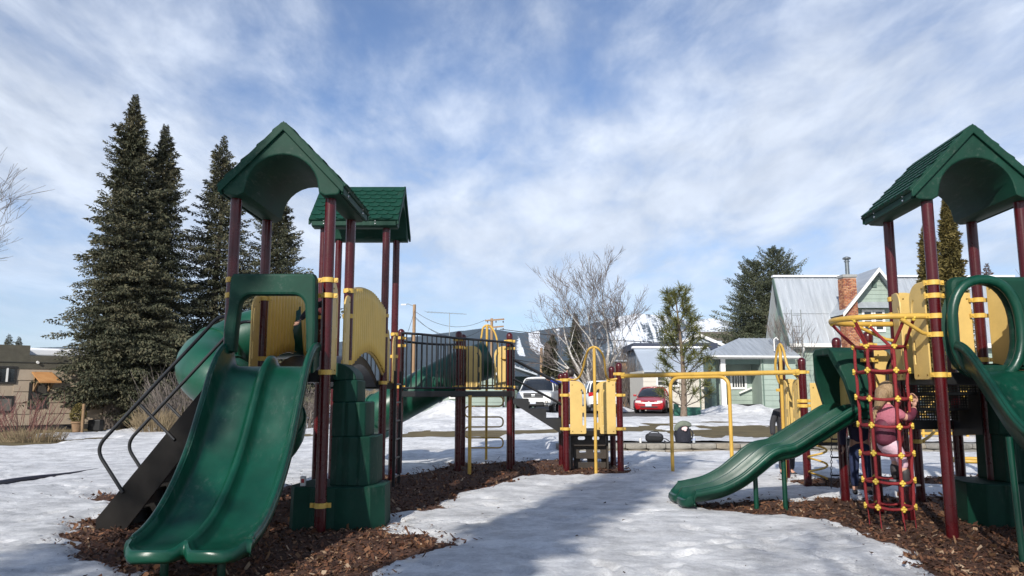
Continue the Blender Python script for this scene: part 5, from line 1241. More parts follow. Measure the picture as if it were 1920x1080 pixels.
# ---- green house with metal roof
def green_house():
    YE, YR = 41.0, 43.0; xl = at(1480, 648, YE).x; ze = at(1480, 648, YE).z; zr = at(1457, 522, YR).z; xr = xl+14
    root = thing('green_house', 'pale green sided house with steep grey metal roof, dormer and brick chimney', 'house', (xl, YE, .3)); z0 = .25
    yf = YE+.35; yb = 2*YR-YE
    b = MB(); b.loft([[(xl+.3, yf, z0), (xl+.3, yb-.35, z0), (xl+.3, yb-.35, ze), (xl+.3, YR, zr-.4), (xl+.3, yf, ze)], [(xr, yf, z0), (xr, yb-.35, z0), (xr, yb-.35, ze), (xr, YR, zr-.4), (xr, yf, ze)]]); b.build('wall', gsid, root)
    w = Wall((xl+.3, yf), (xr, yf)); boards(w, root, 0, 14, z0, ze-.05, .27, gsid)
    wbox(w, w.sz(1531, 680)[0], w.sz(1570, 680)[0], 1.2, w.sz(1531, 684)[1], .04, .07, 'window_shutter', mat('grey_door', (.22, .24, .24), .6), root); wbox(w, w.sz(1528, 680)[0], w.sz(1573, 680)[0], w.sz(1531, 684)[1], w.sz(1531, 678)[1], .04, .1, 'window_head', white, root)
    # roof: standing seam sheet with ribs
    for (ya, za, yb_, zb_) in ((YE, ze, YR, zr), (yb, ze, YR, zr)):
        b = MB(); b.loft([[(xl, ya, za), (xl, yb_, zb_), (xl, yb_, zb_+.10), (xl, ya, za+.10)], [(xr, ya, za), (xr, yb_, zb_), (xr, yb_, zb_+.10), (xr, ya, za+.10)]]); rf = b.build('roof', metalroof, root)
        if ya < yb_:
            front = rf
            for k in range(34):
                x = xl+.2+14*k/34; b = MB(); b.bar((x, ya-.01, za+.115), (x, yb_, zb_+.115), .05, .035, (0, -1, 1)); b.build('roof_rib', metalroof, rf)
            zm = .43; b = MB(); ym = ya+(yb_-ya)*zm; zz = za+(zb_-za)*zm+.13; b.bar((xl, ym, zz), (xr, ym, zz), .06, .03); b.build('roof_seam', metalroof, rf)
    b = MB(); b.bar((xl-.05, YR, zr+.12), (xr, YR, zr+.12), .35, .10); b.build('ridge_cap', snowroof, front)
    b = MB(); b.box(((xl+xr)/2, YE-.03, ze+.02), (14, .06, .20)); b.build('eave_board', white, root)
    b = MB(); b.bar((xl-.03, YE, ze-.05), (xl-.03, YR, zr-.05), .05, .28, (0, -1, 1)); b.build('barge_board', gdark, root)
    # dormer with its own gable, windows and skirt roof
    yd = 40.6; dx0, dx1 = at(1592, 600, yd).x, at(1690, 600, yd).x; xa = at(1639, 505, yd).x; zda = at(1639, 508, yd).z; zde = at(1592, 570, yd).z
    wd = gable_front(root, dx0, dx1, yd, YR, ze-.1, zde, zda, gsid, metalroof, over=.55, h=.24, name='dormer_roof', xa=xa)
    sk0, sk1 = wd.sz(1602, 578)[0], wd.sz(1672, 578)[0]; zk = wd.sz(1610, 577)[1]
    b = MB(); b.loft([[wd.pt(sk0, zk+.32, .03), wd.pt(sk0, zk, .45), wd.pt(sk0, zk-.05, .45), wd.pt(sk0, zk+.25, .03)], [wd.pt(sk1, zk+.32, .03), wd.pt(sk1, zk, .45), wd.pt(sk1, zk-.05, .45), wd.pt(sk1, zk+.25, .03)]]); b.build('skirt_roof', metalroof, root)
    for u0, u1 in ((1619, 1634), (1640, 1655)):
        a = wd.sz(u0, 585); c = wd.sz(u1, 618); window(wd, root, a[0], c[0], c[1], a[1], white, (1, 2), .04, .13)
    a = wd.sz(1634, 528); c = wd.sz(1643, 539); f = wbox(wd, a[0], c[0], c[1], a[1], .03, .08, 'gable_vent', gdark, root)
    # gutter, downpipes, meter and cellar vent
    b = MB(); b.tube([(xl+.1, YE-.09, ze-.04), (xr, YE-.09, ze-.10)], .06, 8); gu = b.build('gutter', white, root, ang=70)
    for x in (xl+.75, xl+6.2):
        b = MB(); b.tube(bend_path([(x, YE-.09, ze-.1), (x, YE-.09, ze-.3), (x, yf-.08, ze-.55), (x, yf-.08, z0)], .1), .04, 8); b.build('downpipe', white, root, ang=70)
    wbox(w, w.sz(1516, 700)[0], w.sz(1523, 700)[0], 1.5, 1.9, .04, .16, 'meter', mat('meter_grey', (.25, .26, .26), .5), root, .02)
    # brick chimney standing in front of the dormer corner
    yc = 40.2; cx0, cx1 = at(1586, 600, yc).x, at(1610, 600, yc).x; zt = at(1598, 519, yc).z; cw = cx1-cx0
    b = MB(); b.box(((cx0+cx1)/2, yc+cw/2, (zt+z0)/2), (cw-.02, cw-.02, zt-z0)); ch = b.build('chimney', mortar, root)
    bm_ = [mat('brick_orange', (.36, .14, .065), .9, var=.25, scale=9), mat('brick_red', (.25, .085, .05), .9, var=.25, scale=9), mat('brick_brown', (.44, .21, .11), .9, var=.25, scale=9)]
    bh = .085; n = int((zt-2.2)/bh); mb = [MB() for _ in bm_]; rs = random.Random(2)
    for i in range(n):
        z = 2.2+bh*i
        for side in (0, 1):
            for k in range(4):
                s = (k+(.5 if i % 2 else 0))/3.5; l = .5/3.5
                if s > 1.02: continue
                s0_, s1_ = max(0, s-l+.02), min(1, s+l-.02)
                if s1_-s0_ < .04: continue
                m_ = mb[rs.randrange(3)]
                if side == 0: m_.box((cx0+cw*(s0_+s1_)/2, yc-.003, z+bh/2), (cw*(s1_-s0_), .03, bh-.016))
                else: m_.box((cx0-.003, yc+cw*(s0_+s1_)/2, z+bh/2), (.03, cw*(s1_-s0_), bh-.016))
    for m_, mt in zip(mb, bm_): tag(m_.build('brick_courses', mt, ch), kind='stuff')
    b = MB(); b.box(((cx0+cx1)/2, yc+cw/2, zt+.06), (cw+.1, cw+.1, .14)); b.build('chimney_cap', mat('concrete_cap', (.3, .3, .29), .9), ch)
    fx = at(1593, 500, yc).x; zf = at(1593, 484, yc).z
    b = MB(); b.tube([(fx, yc+.3, zt+.1), (fx, yc+.3, zf)], .11, 12); b.lathe([(.2, 0), (.22, .05), (.2, .1), (.05, .16)], (fx, yc+.3, zf-.02), 14); b.lathe([(.15, 0), (.15, .05)], (fx, yc+.3, zf-.16), 14); b.build('flue', mat('flue_metal', (.22, .24, .25), .35, metal=.8), ch)
    # low wing with porch
    yp = 38.6; px0, px1 = at(1352, 700, yp).x, at(1492, 700, yp).x; zpe = at(1400, 669, yp).z; xm = at(1427, 700, yp).x
    wp = Wall((px0, yp), (px1, yp))
    b = MB(); b.box(((xm+px1)/2, yp+1.5, (zpe+z0)/2), (px1-xm, 3.0, zpe-z0)); b.build('wing_wall', gsid, root)
    b = MB(); b.box(((px0+xm)/2, yp+2.3, (zpe+z0)/2), (xm-px0, 1.4, zpe-z0)); b.build('wing_wall', gsid, root)
    boards(wp, root, xm-px0+.0, px1-px0, z0, zpe-.1, .27, gsid)
    wr = Wall((px0, yp+1.6), (xm, yp+1.6)); a = wr.sz(1372, 704); c = wr.sz(1396, 726)
    boards(wr, root, 0, xm-px0, z0, zpe-.1, .27, gsid, cuts=[(a[0], c[0], c[1], a[1])])
    f = window(wr, root, a[0], c[0], c[1], a[1], white, (5, 1), .02, .11); 
    b = MB(); b.bar(wr.pt(*wr.sz(1384, 737), .2), wr.pt(*wr.sz(1407, 727), .2), .05, .08); b.build('porch_handrail', white, root)
    wbox(wp, 0, .24, z0, zpe, -.24, 0, 'porch_post', white, root); wbox(wp, -.42, -.2, z0, zpe, -1.9, -.3, 'corner_board', gdark, root)
    wbox(wp, -.5, px1-px0+.1, zpe-.12, zpe+.1, -.02, .10, 'fascia', white, root)
    wbox(wp, 0, xm-px0, zpe-.38, zpe-.12, -.2, -.05, 'porch_beam', gdark, root)
    b = MB(); b.tube([(px0-.55, yp-.46, zpe), (px1+.1, yp-.46, zpe-.03)], .05, 8); b.build('gutter', white, root, ang=70)
    b = MB(); b.tube([(xm+.08, yp-.06, zpe-.1), (xm+.08, yp-.06, z0)], .035, 8); b.build('downpipe', gdark, root, ang=70)
    b = MB(); b.box((at(1464, 713, yp).x, yp-.08, at(1464, 713, yp).z), (.22, .12, .34)); b.build('meter', mat('meter_grey', (.25, .26, .26), .5), root, bevel=.02)
    zt2 = at(1400, 634, yp+2.6).z; ea, eb = px0-.6, px1+.1
    b = MB(); b.add([(ea, yp-.4, zpe+.06), (eb, yp-.4, zpe+.06), (eb, yp+2.7, zt2), (ea+2.4, yp+2.7, zt2), (ea, yp+3.2, zpe+.06), (ea, yp-.4, zpe-.02), (eb, yp-.4, zpe-.02), (eb, yp+2.7, zt2-.1), (ea+2.4, yp+2.7, zt2-.1), (ea, yp+3.2, zpe-.02)],
          [(0, 1, 2, 3), (0, 3, 4), (5, 8, 7, 6), (5, 9, 8), (0, 5, 6, 1), (1, 6, 7, 2), (2, 7, 8, 3), (3, 8, 9, 4), (4, 9, 5, 0)]); pr = b.build('porch_roof', metalroof, root, ang=10)
    for k in range(15):
        x = ea+.5+(eb-ea-.7)*k/14; s = 1.0 if x > ea+2.4 else (x-ea)/2.4; b = MB(); b.bar((x, yp-.4, zpe+.07), (x, yp-.4+3.1*s, zpe+.07+(zt2-zpe-.06)*s), .05, .03, (0, -1, 1)); b.build('roof_rib', metalroof, pr)
    b = MB(); x = at(1452, 655, yp).x; b.tube([(x, yp, zpe+.3), (x, yp, zpe+.9), (x+.12, yp, zpe+1.0), (x+.22, yp, zpe+.88)], .03, 8); b.build('vent_pipe', white, pr)
    b = MB(); x = at(1492, 640, yp+1).x
    for dx in (0, .5): b.tube([(x+dx, yp+1.4, zpe), (x+dx, yp+1.4, zpe+2.6)], .03, 6)
    for k in range(4): b.tube([(x, yp+1.4, zpe+.5+.6*k), (x+.5, yp+1.4, zpe+.5+.6*k)], .02, 6)
    b.build('service_mast', mat('grey_pipe', (.3, .32, .32), .5, metal=.5), pr)
    b = MB(); b.box((at(1415, 755, yp).x, yp+.6, z0+.35), (1.9, .7, .55)); bn = b.build('bench', black, None, .06); tag(bn, 'dark covered bench on the porch of the green house', 'bench')
    return root
green_house()
# ---- pale shed behind the pine, dark blue block, brown roofed house
Yp = 44.5; sx0, sx1 = at(1206, 720, Yp).x, at(1352, 720, Yp).x
sh = thing('cream_house', 'cream sided low house with pale blue metal roof behind the pine', 'house', (sx0, Yp, .35))
w = Wall((sx0, Yp), (sx1, Yp)); zse = w.sz(1250, 698)[1]
b = MB(); b.box(((sx0+sx1)/2, Yp+2.5, (zse+.2)/2+.05), (sx1-sx0, 5, zse-.1)); b.build('wall', cream, sh)
boards(w, sh, 0, sx1-sx0, .3, zse-.05, .3, cream)
zrt = at(1270, 655, Yp+3).z; b = MB(); xw = at(1204, 655, Yp).x
b.loft([[(xw, Yp-.4, zse), (xw, Yp+3.2, zrt), (xw, Yp+3.2, zrt+.1), (xw, Yp-.4, zse+.1)], [(sx1+.2, Yp-.4, zse), (sx1+.2, Yp+3.2, zrt), (sx1+.2, Yp+3.2, zrt+.1), (sx1+.2, Yp-.4, zse+.1)]]); rf = b.build('roof', bluewall, sh)
b = MB(); b.box(((xw+sx1)/2, Yp+3.2, zrt+.13), (sx1-xw+.2, .5, .12)); b.build('snow_cap', snowroof, rf)
for u0, u1 in ((1233, 1246), (1258, 1270), (1326, 1340)):
    a = w.sz(u0, 707); c = w.sz(u1, 722); window(w, sh, a[0], c[0], c[1], a[1], white, (1, 2), .04, .1)
b = MB(); b.tube([(w.pt(w.sz(1311, 700)[0], .3, .1)), w.pt(w.sz(1311, 700)[0], zse, .1)], .04, 6); b.build('downpipe', gdark, sh)
Yq = 52; bl = thing('blue_house', 'dark blue upper storey showing above the pale roof', 'house', (at(1260, 660, Yq).x, Yq, .4))
xq0, xq1 = at(1192, 660, Yq).x, at(1335, 660, Yq).x; zq0, zq1 = at(1200, 656, Yq).z, at(1200, 644, Yq).z
b = MB(); b.box(((xq0+xq1)/2, Yq+2, zq0/2+.2), (xq1-xq0, 4, zq0-.4)); b.build('wall', bluegrey, bl)
b = MB(); b.box(((xq0+xq1)/2, Yq+1.9, (zq0+zq1)/2), (xq1-xq0+.5, 5, zq1-zq0)); b.build('roof_band', darkblue, bl)
w = Wall((xq0, Yq), (xq1, Yq)); a = w.sz(1197, 664); c = w.sz(1204, 675); window(w, bl, a[0], c[0], c[1], a[1], bluegrey, (1, 1), .01)
Yr = 60; br = thing('brown_roof_house', 'house with a brown shingle roof beyond the porch of the green house', 'house', (at(1370, 640, Yr).x, Yr, .4))
xb0, xb1 = at(1324, 640, Yr).x, at(1440, 640, Yr).x; zb1, zb0 = at(1370, 622, Yr+3).z, at(1370, 656, Yr).z
b = MB(); b.box(((xb0+xb1)/2, Yr+3.1, zb0/2+.2), (xb1-xb0-.4, 5.6, zb0-.4)); b.build('wall', bluewall, br)
b = MB(); b.loft([[(xb0, Yr, zb0), (xb0, Yr+3, zb1), (xb0, Yr+6, zb0)], [(xb1, Yr, zb0), (xb1, Yr+3, zb1), (xb1, Yr+6, zb0)]]); b.build('roof', brownroof, br)
ba = gable_front(br, at(1255, 690, 55).x, at(1368, 690, 55).x, 55, 59.5, .4, at(1366, 652, 55).z, at(1318, 628, 55).z, bluewall, bluewall, over=.2, h=.6, name='side_roof', boardname='wall_sheet')
Yo = 56; b = MB(); o = thing('tan_shed', 'small tan shed left of the pale blue house', 'shed', (at(1180, 690, Yo).x, Yo, .4))
xo0, xo1 = at(1160, 690, Yo).x, at(1194, 690, Yo).x; zo = at(1180, 678, Yo).z
b = MB(); b.box(((xo0+xo1)/2, Yo+1, zo/2+.2), (xo1-xo0, 2, zo-.4)); b.build('wall', mat('tan_boards', (.38, .22, .11), .8, var=.15, stretch=(1, 1, 6)), o)
b = MB(); b.box(((xo0+xo1)/2, Yo+1, zo+.06), (xo1-xo0+.4, 2.4, .12)); b.build('roof', bluewall, o)
# ---- poles, wires, antenna
polem = mat('pole_wood', (.25, .155, .085), .9, col2=(.36, .235, .135), scale=4, stretch=(1, 1, .2))
wirem = mat('wire', (.02, .02, .022), .6)
def pole(u, Y, v, label, name='utility_pole', r=.15):
    p = base_at(u, Y); root = thing(name, label, 'utility pole', p); zt = top_h(v, Y); b = MB(); b.tube([(p[0], Y, p[2]-.3), (p[0], Y, zt)], [r, r*.8], 10); b.build('pole', polem, root, ang=70); return root, Vector((p[0], Y, zt))
r1, t1 = pole(776, 58, 571, 'wooden utility pole carrying a street lamp arm')
b = MB(); b.tube([t1+Vector((0, 0, -.15)), t1+Vector((-.5, 0, .05)), t1+Vector((-.7, 0, .0))], .03, 6); b.build('lamp_arm', mat('grey_pipe', (.3, .3, .3), .5), r1)
b = MB(); b.loft([[(t1.x-.65, 58+y, t1.z+z) for y, z in ((-.09, -.05), (.09, -.05), (.07, .05), (-.07, .05))], [(t1.x-1.05, 58+y, t1.z+z) for y, z in ((-.07, -.06), (.07, -.06), (.05, .03), (-.05, .03))]]); b.build('lamp_head', white, r1)
r2, t2 = pole(922, 62, 597, 'utility pole with two wooden cross arms behind the yellow arch', r=.14)
for z, w_ in ((-.15, 1.6), (-.75, 1.5)):
    b = MB(); b.bar(t2+Vector((-w_/2+.25, -.1, z-.05)), t2+Vector((w_/2+.25, -.1, z+.08)), .1, .12); b.build('cross_arm', polem, r2)
    for k in (-.6, .1, .7):
        b = MB(); b.lathe([(.03, 0), (.06, .05), (.06, .12), (.03, .16)], t2+Vector((k+.25, -.1, z-.22)), 8); b.build('insulator', mat('insulator_glaze', (.1, .1, .12), .3), r2)
r3, t3 = pole(1015, 66, 652, 'short bare wooden pole between the garage and the cedars', r=.16)
ant = thing('tv_antenna', 'long television antenna on a thin mast above the garage roof', 'antenna', (at(843, 660, 40).x, 40, 2.6))
am_ = at(843, 590, 40); b = MB(); b.tube([(am_.x, 40, 2.8), (am_.x, 40, am_.z+.1)], .018, 6); b.build('mast', mat('grey_pipe', (.3, .3, .3), .5), ant)
b = MB(); a_, c_ = at(800, 585, 40), at(875, 589, 40); b.tube([a_, c_], .012, 6); b.build('boom', mat('grey_pipe', (.3, .3, .3), .5), ant)
for k in range(12):
    q = a_.lerp(c_, k/12); b = MB(); b.tube([q+Vector((-.05, -.5+.02*k, 0)), q+Vector((.05, .5-.02*k, 0))], .009, 5); b.build('element', mat('grey_pipe', (.3, .3, .3), .5), ant)
def wire(a, c, sag, label, r=.014):
    pts = [a.lerp(c, k/16)-Vector((0, 0, sag*4*(k/16)*(1-k/16))) for k in range(17)]; b = MB(); b.tube(pts, r, 4, cap=False); o = b.build('power_line', wirem, None, ang=80); tag(o, label, 'power line')
wire(t1+Vector((0, 0, -.5)), t2+Vector((-.5, 0, -.1)), .9, 'upper power line from the lamp pole to the cross arm pole')
wire(t1+Vector((0, 0, -.9)), t2+Vector((-.5, 0, -.7)), 1.3, 'lower power line from the lamp pole to the cross arm pole')
wire(t1+Vector((0, 0, -1.0)), Vector((at(845, 632, 39).x, 39, at(845, 632, 39).z)), .2, 'service line dropping from the lamp pole to the garage')
wire(t1+Vector((0, 0, -.5)), at(765, 622, 50), .05, 'short guy line dropping left from the lamp pole')
wire(t2+Vector((.7, 0, -.9)), at(1700, 625, 60), 1.0, 'long dark line crossing before the mountains to the right', .03)
wire(t2+Vector((.5, 0, -3.1)), at(1330, 657, 58), 1.1, 'lower dark line passing in front of the birches', .03)
wire(at(1290, 664, 46), at(1500, 640, 42), .15, 'service line running to the green house porch roof', .02)
# ---- stone retaining wall
def stone_wall():
    root = thing('retaining_wall', 'low grey stone block wall two courses high at the back of the play area', 'wall', (8, WALL_Y, 0)); rs = random.Random(7)
    ms = [mat('stone_grey', (.19, .175, .15), .9, col2=(.30, .28, .24), scale=7, bump=.6, bscale=25), mat('stone_brown', (.17, .145, .11), .9, col2=(.28, .24, .185), scale=7, bump=.6, bscale=25), mat('stone_dark', (.12, .115, .105), .9, col2=(.24, .225, .20), scale=7, bump=.6, bscale=25)]
    for row, (z, h, dy) in enumerate(((-.02, .125, .0), (.11, .145, .02))):
        x = 1.12 if row else 1.2
        while x < 19:
            L = rs.uniform(.42, .72); b = MB(); nx = 4; secs = []
            for i in range(nx+1):
                s = i/nx; e = .012 if i in (0, nx) else 0
                j = lambda a: rs.uniform(-a, a)
                xx = x+.008+(L-.016)*s
                secs.append([(xx, WALL_Y+dy-.02+e+j(.012), z+e+.004), (xx, WALL_Y+dy-.035+e+j(.015), z+h*.5+j(.01)), (xx, WALL_Y+dy-.015+e+j(.01), z+h-e-.004+j(.006)), (xx, WALL_Y+dy+.33, z+h-.006), (xx, WALL_Y+dy+.33, z)])
            b.loft(secs); b.build('stone', ms[rs.randrange(3)], root, bevel=.008, ang=50); x += L
stone_wall()
# low snowed-under kerb of the same wall, and the dark edging on the left
ed = thing('border_edging', 'dark plastic border edging strip half buried in the snow', 'edging', (-9, 13, 0))
pts = smooth_path([gnd(-140, 940, .03), gnd(0, 909, .05), gnd(60, 899, .05), gnd(120, 892, .04), gnd(192, 883, .02)], 6); pts = [Vector((p.x, p.y, bz(p.x, p.y)+.055+.02*math.sin(p.x*2))) for p in pts]
b = MB(); b.tube(pts, [.06-.045*k/len(pts) for k in range(len(pts))], 8); b.build('strip', mat('edging_plastic', (.022, .018, .03), .5), ed, ang=60)
# ---- green service box near the pine
p = base_at(1268, 36.5); o = thing('service_box', 'low green service box beside the pine trunk', 'utility box', p)
b = MB(); b.box((p[0]+.45, 36.5, p[2]+.22), (1.1, .7, .42)); b.build('body', mat('service_green', (.02, .11, .075), .5), o, bevel=.03); b = MB(); b.box((p[0]-.15, 36.3, p[2]+.3), (.22, .22, .6)); b.build('marker_post', mat('service_green', (.02, .11, .075), .5), o, bevel=.02)
# ------------------------------------------------------------------ vehicles
carred = mat('red_car_paint', (.34, .006, .010), .28, coat=.6, var=.06, scale=2)
carwhite = mat('white_car_paint', (.78, .78, .77), .3, coat=.5, var=.03, scale=2)
blacktrim = mat('black_trim', (.012, .012, .013), .5)
lampglass = mat('lamp_glass', (.62, .60, .55), .12, var=.25, scale=14)
tailred = mat('tail_lamp_red', (.45, .010, .012), .2)
rimm = mat('wheel_rim', (.35, .35, .36), .35, metal=.8)
def vehicle(name, label, cat, p, yaw, paint, body, cabin, wheels, wr, front, extras):
    """body: stations (x, halfwidth, z_low, z_mid, z_top); cabin: stations (x, hw_belt, hw_roof, z_belt, z_roof). x points forward"""
    M = Matrix.Translation(p) @ Matrix.Rotation(yaw, 4, 'Z'); root = bpy.data.objects.new(name, None); link(root, None, Matrix.Translation(p)); tag(root, label, cat)
    T = lambda x, y, z: M @ Vector((x, y, z))
    def sec(x, hw, zl, zm, zt):
        return [T(x, y, z) for y, z in ((-hw*.86, zl), (-hw*.97, zl+.10), (-hw, zm), (-hw*.965, zm+(zt-zm)*.55), (-hw*.86, zt-.012), (-hw*.5, zt+.012), (0, zt+.02), (hw*.5, zt+.012), (hw*.86, zt-.012), (hw*.965, zm+(zt-zm)*.55), (hw, zm), (hw*.97, zl+.10), (hw*.86, zl))]
    b = MB(); b.loft([sec(*s) for s in body]); bo = b.build('body', paint, root, ang=32, bevel=.0)
    b = MB(); gl = MB(); rows = []
    for x, hb, hr, zb, zr in cabin:
        rows.append([T(x, y, z) for y, z in ((-hb, zb), (-hb*.985, zb+(zr-zb)*.30), (-hr*1.02, zb+(zr-zb)*.80), (-hr*.93, zr-.02), (-hr*.5, zr+.015), (0, zr+.02), (hr*.5, zr+.015), (hr*.93, zr-.02), (hr*1.02, zb+(zr-zb)*.80), (hb*.985, zb+(zr-zb)*.30), (hb, zb))])
    gl.loft(rows); g = gl.build('glasshouse', glass_d, root, ang=40)
    # roof skin and pillars over the glass
    up = [r[2:9] for r in rows if True]
    lo = min(r[5].z for r in rows); hi = max(r[5].z for r in rows)
    idx = [i for i, r in enumerate(rows) if r[5].z > hi-.16]
    b = MB(); b.loft([[v+Vector((0, 0, .012)) for v in rows[i][2:9]] for i in idx], closed=False); b.build('roof', paint, root, solid=.02, ang=40)
    for i, j in extras.get('pillars', ()):
        for k0 in ([0, 1, 2, 3], [10, 9, 8, 7]):
            b = MB(); b.tube([rows[i][k0[0]], rows[i][k0[1]].lerp(rows[j][k0[1]], .3), rows[j][k0[2]], rows[j][k0[3]]], .035, 6); b.build('pillar', paint, root, ang=70)
    for wx, wy in wheels:
        b = MB(); q = Matrix.Rotation(R(90), 4, 'X')
        w_ = .11
        b.lathe([(wr*.62, -w_), (wr*.93, -w_), (wr, -w_*.7), (wr, w_*.7), (wr*.93, w_), (wr*.62, w_)], (0, 0, 0), 24, q); b.v = [tuple(M @ (Vector(v)+Vector((wx, wy, wr)))) for v in b.v]; t = b.build('wheel', rubber, root, ang=40)
        b = MB(); b.lathe([(wr*.66, w_*.55), (wr*.60, w_*.80), (wr*.25, w_*.6), (wr*.12, w_*.9), (.0, w_*.9)], (0, 0, 0), 20, Matrix.Rotation(R(-90 if wy > 0 else 90), 4, 'X')); b.v = [tuple(M @ (Vector(v)+Vector((wx, wy, wr)))) for v in b.v]; b.build('rim', rimm, t, ang=30)
        b = MB(); sg = 1 if wy > 0 else -1
        a0 = [(wx+(wr+.06)*math.cos(R(a)), wr+(wr+.06)*math.sin(R(a))) for a in range(-8, 189, 14)]
        b.tube([T(x, wy+sg*(.10), z) for x, z in a0], .035, 6); b.build('wheel_arch', blacktrim, root, ang=70)
    for nm, m_, c, d, bev in front:
        b = MB(); b.box((0, 0, 0), d); b.v = [tuple(M @ (Vector(v)+Vector(c))) for v in b.v]; b.build(nm, m_, root, bevel=bev)
    return root, T
def carz(u, v, Y): p = base_at(u, Y); return Vector((p[0], Y, p[2]+.01))
# red compact coupe, nose towards the camera
pr_ = carz(1222, 770, 41.6)
h = .84
rc, T = vehicle('parked_car', 'small red two door car facing the playground in the parking lot', 'car', pr_, R(-90-17), carred,
    [(2.10, .60, .26, .40, .50), (2.04, .74, .20, .46, .62), (1.85, .82, .18, .50, .70), (1.35, .845, .17, .55, .79), (.75, .85, .17, .58, .87), (-.3, .85, .17, .58, .90), (-1.3, .85, .18, .60, .93), (-1.85, .80, .22, .60, .95), (-2.12, .70, .28, .58, .90), (-2.18, .60, .34, .55, .80)],
    [(.98, .74, .66, .86, .87), (.62, .745, .66, .88, 1.10), (.15, .745, .60, .89, 1.33), (-.35, .745, .59, .90, 1.37), (-.95, .74, .58, .92, 1.33), (-1.55, .70, .60, .94, 1.02), (-1.75, .68, .6, .94, .955)],
    [(1.32, .74), (1.32, -.74), (-1.28, .74), (-1.28, -.74)], .30,
    [('headlight', lampglass, (2.015, .56, .60), (.12, .30, .13), .03), ('headlight', lampglass, (2.015, -.56, .60), (.12, .30, .13), .03), ('lower_grille', blacktrim, (2.105, 0, .34), (.05, .9, .07), .01), ('number_plate', mat('plate_white', (.55, .58, .66), .5, var=.25, scale=30), (2.125, -.02, .45), (.03, .32, .155), .005),
     ('bumper_strip', carred, (2.10, 0, .50), (.06, 1.24, .05), .015), ('grille_bar', blacktrim, (2.085, 0, .60), (.05, .55, .025), .005), ('badge', chrome, (2.11, 0, .605), (.03, .12, .03), .005), ('door_mirror', blacktrim, (.55, .93, .93), (.10, .18, .12), .03), ('door_mirror', carred, (.55, -.93, .93), (.10, .18, .12), .03), ('door_seam', blacktrim, (.35, .852, .58), (.015, .006, .55), 0), ('door_seam', blacktrim, (-.85, .852, .60), (.015, .006, .55), 0), ('side_strip', blacktrim, (-.3, .853, .52), (2.1, .012, .05), 0)],
    dict(pillars=((0, 2), (3, 3), (5, 4))))
# white pickup, nose towards the camera
pw = carz(1011, 772, 41.6)
wt_, T = vehicle('pickup_truck', 'large white pickup truck with black grille facing the playground', 'pickup truck', pw, R(-90-9), carwhite,
    [(2.70, .78, .48, .70, .96), (2.64, .92, .42, .72, 1.02), (2.4, .98, .40, .74, 1.10), (1.9, 1.0, .40, .78, 1.16), (1.2, 1.0, .40, .80, 1.19), (.2, 1.0, .40, .80, 1.20), (-1.2, 1.0, .42, .80, 1.20), (-2.6, 1.0, .46, .80, 1.20), (-2.75, .97, .5, .8, 1.18)],
    [(1.30, .90, .80, 1.17, 1.19), (1.0, .90, .80, 1.18, 1.42), (.5, .90, .76, 1.19, 1.82), (-.1, .90, .76, 1.19, 1.90), (-1.1, .90, .76, 1.19, 1.89), (-1.45, .88, .76, 1.19, 1.80), (-1.6, .86, .78, 1.19, 1.22)],
    [(1.75, .86), (1.75, -.86), (-1.75, .86), (-1.75, -.86)], .40,
    [('grille', blacktrim, (2.66, 0, .93), (.10, 1.05, .26), .03), ('grille_bar', mat('dark_chrome', (.16, .16, .17), .3, metal=.8), (2.72, 0, .97), (.02, 1.0, .025), 0), ('grille_bar', MT.get('dark_chrome') or blacktrim, (2.72, 0, .89), (.02, 1.0, .025), 0), ('badge', chrome, (2.725, 0, .93), (.02, .20, .13), .03),
     ('headlight', lampglass, (2.55, .77, .93), (.14, .34, .21), .04), ('headlight', lampglass, (2.55, -.77, .93), (.14, .34, .21), .04), ('bumper', carwhite, (2.74, 0, .66), (.14, 1.86, .22), .05), ('lower_intake', blacktrim, (2.79, 0, .52), (.08, 1.1, .20), .02), ('fog_lamp', blacktrim, (2.80, .70, .60), (.04, .16, .13), .04), ('fog_lamp', lampglass, (2.825, .70, .60), (.02, .10, .08), .02), ('fog_lamp', blacktrim, (2.80, -.70, .60), (.04, .16, .13), .04),
     ('under_guard', blacktrim, (2.5, 0, .42), (.4, 1.5, .12), .03), ('door_mirror', blacktrim, (.95, 1.12, 1.33), (.14, .24, .24), .05), ('door_mirror', blacktrim, (.95, -1.12, 1.33), (.14, .24, .24), .05), ('number_plate', mat('plate_white', (.55, .58, .66), .5), (2.84, 0, .58), (.02, .3, .15), 0), ('roof_rack', blacktrim, (-.2, .72, 1.96), (1.5, .04, .05), .01), ('roof_rack', blacktrim, (-.2, -.72, 1.96), (1.5, .04, .05), .01)],
    dict(pillars=((0, 2), (3, 3), (5, 5))))
